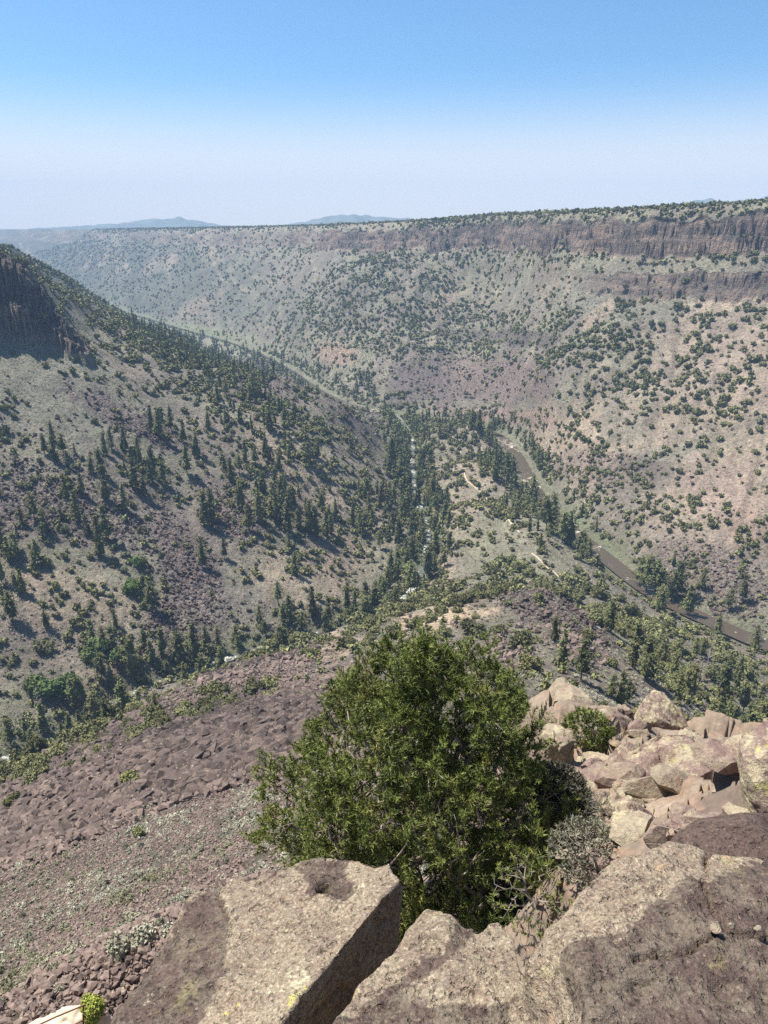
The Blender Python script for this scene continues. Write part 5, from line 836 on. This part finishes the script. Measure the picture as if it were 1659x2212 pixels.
def build_near_plants():
    R = np.random.default_rng(11); base = np.array([.36, 7.45, -9.1]); H = 4.45
    hs = np.array([0, .25, .6, 1.1, 1.8, 2.5, 3.1, 3.6, 4.05, 4.35, 4.5]) ; rs = np.array([.7, 1.3, 1.66, 1.80, 1.78, 1.66, 1.46, 1.18, .86, .52, .15])
    P = []
    while len(P) < 3300:
        h = R.uniform(.25, H); a = R.uniform(0, 6.28); q = R.uniform(0, 1) ** .42; rr = np.interp(h, hs, rs) * (1.03 + .13 * math.cos(a) * (h < 2)) * (1 + .26 * n2(a * 1.1 + 5, h * 1.5, 4) + .16 * n2(a * 3.2, h * 3.2, 6)); p = np.array([base[0] - .10 + .055 * h + rr * q * math.cos(a), base[1] + rr * q * math.sin(a) * .95, base[2] + h + .15 * math.cos(3 * a)])
        if float(n3(p[None] * 1.9, 8)[0]) + .30 * float(n3(p[None] * 4.1, 9)[0]) < -.04 - .30 * (q < .5): continue
        if R.uniform() < rr / 1.9: P.append(p)
    P = np.array(P); skel = np.concatenate([P, base + np.array([[0.02, 0, .4], [.05, .02, .9], [-.05, .1, 1.5], [.05, .05, 2.2], [.1, 0, 3.0], [.12, 0, 3.7], [-.5, -.1, 1.2], [-.9, -.2, 1.9], [.6, .1, 1.2], [1.0, -.1, 1.8], [.2, -.6, 1.0]])])
    nodes, par, wt = grow(base, skel, R); rad = np.clip(.0034 * np.sqrt(wt), .0028, .09); wood, V, F, o = [], [], [], 0
    for i in range(1, len(nodes)):
        j = par[i]; v, f = tube(nodes[j], nodes[i], min(rad[j], rad[i] * 1.4), rad[i], 6 if rad[i] > .02 else 4); V.append(v); F.append(f + o); o += len(v)
    N = NT('pinyon_bark'); tw = N.noise(N.pos(), 9, 4, .6); bark = N.done(N.mix(N.rng(tw, .35, .65), (.10, .08, .07), (.33, .28, .24)))
    tree = bpy.data.objects.new('pinyon_pine', None); COL.objects.link(tree); tree.location = base; tag(tree, 'bushy green pinyon pine growing just beyond the three big slabs', 'tree')
    def kid(name, V, F, mat, tint=None):
        c = mesh_np(name, V - base, F, mat, tint=tint); c.parent = tree; return c
    kid('trunk', np.concatenate(V), np.concatenate(F), bark)
    tips = wt <= 7; tips[0] = False; idx = np.nonzero(tips)[0]; D = nodes[idx] - nodes[par[idx]]; D /= np.linalg.norm(D, axis=1)[:, None] + 1e-9; D = D + np.array([0, 0, .45]) + .35 * (nodes[idx] - (base + [0, 0, 1.5])) / 2; D /= np.linalg.norm(D, axis=1)[:, None]
    C, DD = [], []
    for rep in range(6):
        off = R.normal(size=(len(idx), 3)) * .04; off[:, 2] += .02; C.append(nodes[idx] + off + D * (.03 * rep)); d = D + .5 * rnd_dirs(len(idx), R); DD.append(d / np.linalg.norm(d, axis=1)[:, None])
    C = np.concatenate(C); DD = np.concatenate(DD); print('tufts', len(C)); v, f = needles(C, DD, 24, .066, .0055, R)
    N = NT('pinyon_needles'); t = N.attr('tint', 'Fac'); c = N.mix(N.rng(t, 0, 1), (.036, .056, .013), (.20, .235, .052)); c = N.mix(N.rng(N.noise(N.pos(), 2.3, 3), .55, .7), c, (.22, .215, .06)); N.val(.12, N.b.inputs['Transmission Weight']) if False else None; nm = N.done(c, Roughness=.55, Specular_IOR_Level=.35)
    kid('crown', v, f, nm, np.repeat(np.clip(R.normal(.5, .22, len(C)), 0, 1), 24 * 3)); MAT['needle'] = nm
    # grey sagebrush, dry twiggy shrubs and a green bush among the rocks
    def shrub(name, label, px, py, t, w_, h, ntip, leafm, nl, ll, lw, woodm, seed, up=.6):
        R = np.random.default_rng(seed); g = on_ground(px, py, 2, 60); b = g if g is not None and abs(np.linalg.norm(g) - t) < 4 else PT(px, py, t)
        a = R.uniform(0, 6.28, ntip); q = R.uniform(0, 1, ntip) ** .5; hh = h * R.uniform(.35, 1, ntip) * (1 - .45 * q * q); P = b + np.stack([np.cos(a) * q * w_, np.sin(a) * q * w_, hh], 1); nodes, par, wt = grow(b, P, R); rad = np.clip(.0017 * np.sqrt(wt), .0017, .02) * (w_ / .4) ** .5; V, F, o = [], [], 0
        for i in range(1, len(nodes)): v, f = tube(nodes[par[i]], nodes[i], rad[i] * 1.15, rad[i], 4); V.append(v); F.append(f + o); o += len(v)
        root = bpy.data.objects.new(name, None); COL.objects.link(root); root.location = b; tag(root, label, 'shrub'); c = mesh_np('branches', np.concatenate(V) - b, np.concatenate(F), woodm); c.parent = root
        if nl:
            ix = np.nonzero(wt <= 2)[0][1:]; D = nodes[ix] - nodes[par[ix]]; D /= np.linalg.norm(D, axis=1)[:, None] + 1e-9; D[:, 2] += up; v, f = needles(nodes[ix], D, nl, ll, lw, R); c = mesh_np('leaves', v - b, f, leafm, tint=np.repeat(R.uniform(0, 1, len(ix)), nl * 3)); c.parent = root
    sg = foliage_mat('sage_leaves', (.10, .10, .075), (.235, .23, .175)); gw = NT('grey_twigs').done((.19, .165, .14)); dw = NT('dead_wood').done((.33, .29, .25))
    shrub('sagebrush_plant', 'full grey sagebrush between pinyon and outcrop', 1195, 1745, 10, .42, .58, 900, sg, 26, .055, .008, gw, 1)
    shrub('sagebrush_plant', 'sparse grey shrub with bare twigs behind the largest slab', 1262, 1875, 7.8, .34, .52, 560, sg, 12, .045, .006, gw, 2)
    shrub('sagebrush_plant', 'grey shrub leaning beside the yellow lichen streak', 1300, 1800, 8.2, .28, .5, 240, sg, 8, .04, .004, gw, 3)
    shrub('green_shrub', 'dense green bush between pointed and domed boulders', 1266, 1600, 13.5, .42, .55, 420, MAT['needle'], 22, .07, .008, gw, 4)
    shrub('dry_shrub', 'half bare shrub standing before the flat tan ledge', 1172, 1600, 14, .34, .7, 130, MAT['needle'], 7, .06, .007, gw, 5)
    shrub('green_shrub', 'low dark green shrub under the edge of the pinyon', 1155, 1960, 7.6, .45, .5, 260, MAT['needle'], 20, .05, .005, gw, 6)
    shrub('dead_branch', 'bleached dead branch leaning behind the smooth dark rock', 1432, 1835, 6.2, .22, .55, 26, sg, 0, 0, 0, dw, 7)
    g = on_ground(205, 2200, 12, 90); p = bush(811, 2600, .075, 9, 1.05, ICO2); w_ = 34 / FP * ray_t(g); g = g * .955 + np.array([0, 0, .12]); MAT['bright'] = foliage_mat('bright_yellow_green', (.07, .09, .015), (.34, .37, .07)); o = mesh_np('juniper_shrub', p[0] * w_ + g, p[1], MAT['bright'], tint=p[2]); tag(o, 'bright yellow-green juniper bush beside the rusty railing', 'bush')
    # railing and pale ledge
    rm = NT('rusty_pipe').done((.16, .07, .045), Roughness=.6); g = on_ground(150, 2190, 12, 90); t = min(ray_t(on_ground(a_, b_, 12, 90)) for a_, b_ in ((180,2235),(180,2180),(60,2250),(120,2200))) * .965; rl = bpy.data.objects.new('railing', None); COL.objects.link(rl); rl.location = PT(180, 2215, t); tag(rl, 'rusty two-bar pipe railing by the pale path ledge', 'railing')
    def bar(nm, pts, r):
        V, F, o = [], [], 0
        for a, b in zip(pts[:-1], pts[1:]): v, f = tube(PT(*a), PT(*b), r, r, 8); V.append(v); F.append(f + o); o += 8 * 2
        c = mesh_np(nm, np.concatenate(V) - np.array(rl.location), np.concatenate(F), rm); c.parent = rl
    k = t; bar('rail', [(-60,2262,k*.93),(60,2225,k*.96),(120,2197,k*.98),(180,2172,k),(230,2166,k*1.03)], .030); bar('rail', [(-60,2310,k*.93),(60,2268,k*.96),(180,2203,k),(230,2190,k*1.03)], .025); bar('post', [(180,2172,k),(180,2235,k)], .032); bar('post', [(60,2225,k*.96),(60,2285,k*.96)], .032)
    P = [PT(a, b, min(k * 1.03, .975 * ray_t(on_ground(a, b, 12, 90)))) for a, b in ((40,2222),(90,2195),(130,2176),(180,2168),(225,2160),(240,2200),(200,2260),(60,2290))]; P = P + [p - np.array([0, -.2, 1.2]) for p in P]
    V, F = hull(np.array(P)); v, nn, fs = remeshed(V, F, .07); o = finish_rock('rock_ledge', v, nn, fs, .15, 1.2, NT('pale_rock').done((.58, .47, .37)), [], 0); tag(o, 'pale sandy ledge under the rusty railing', 'rock ledge')
    print('near', time.time() - T0)
terrain_mesh(); print('terrain', time.time() - T0)
build_water(); build_trail(); build_hills(); build_haze()
build_plants(); build_scrub(); build_rocks(); build_foreground(); build_near_plants()
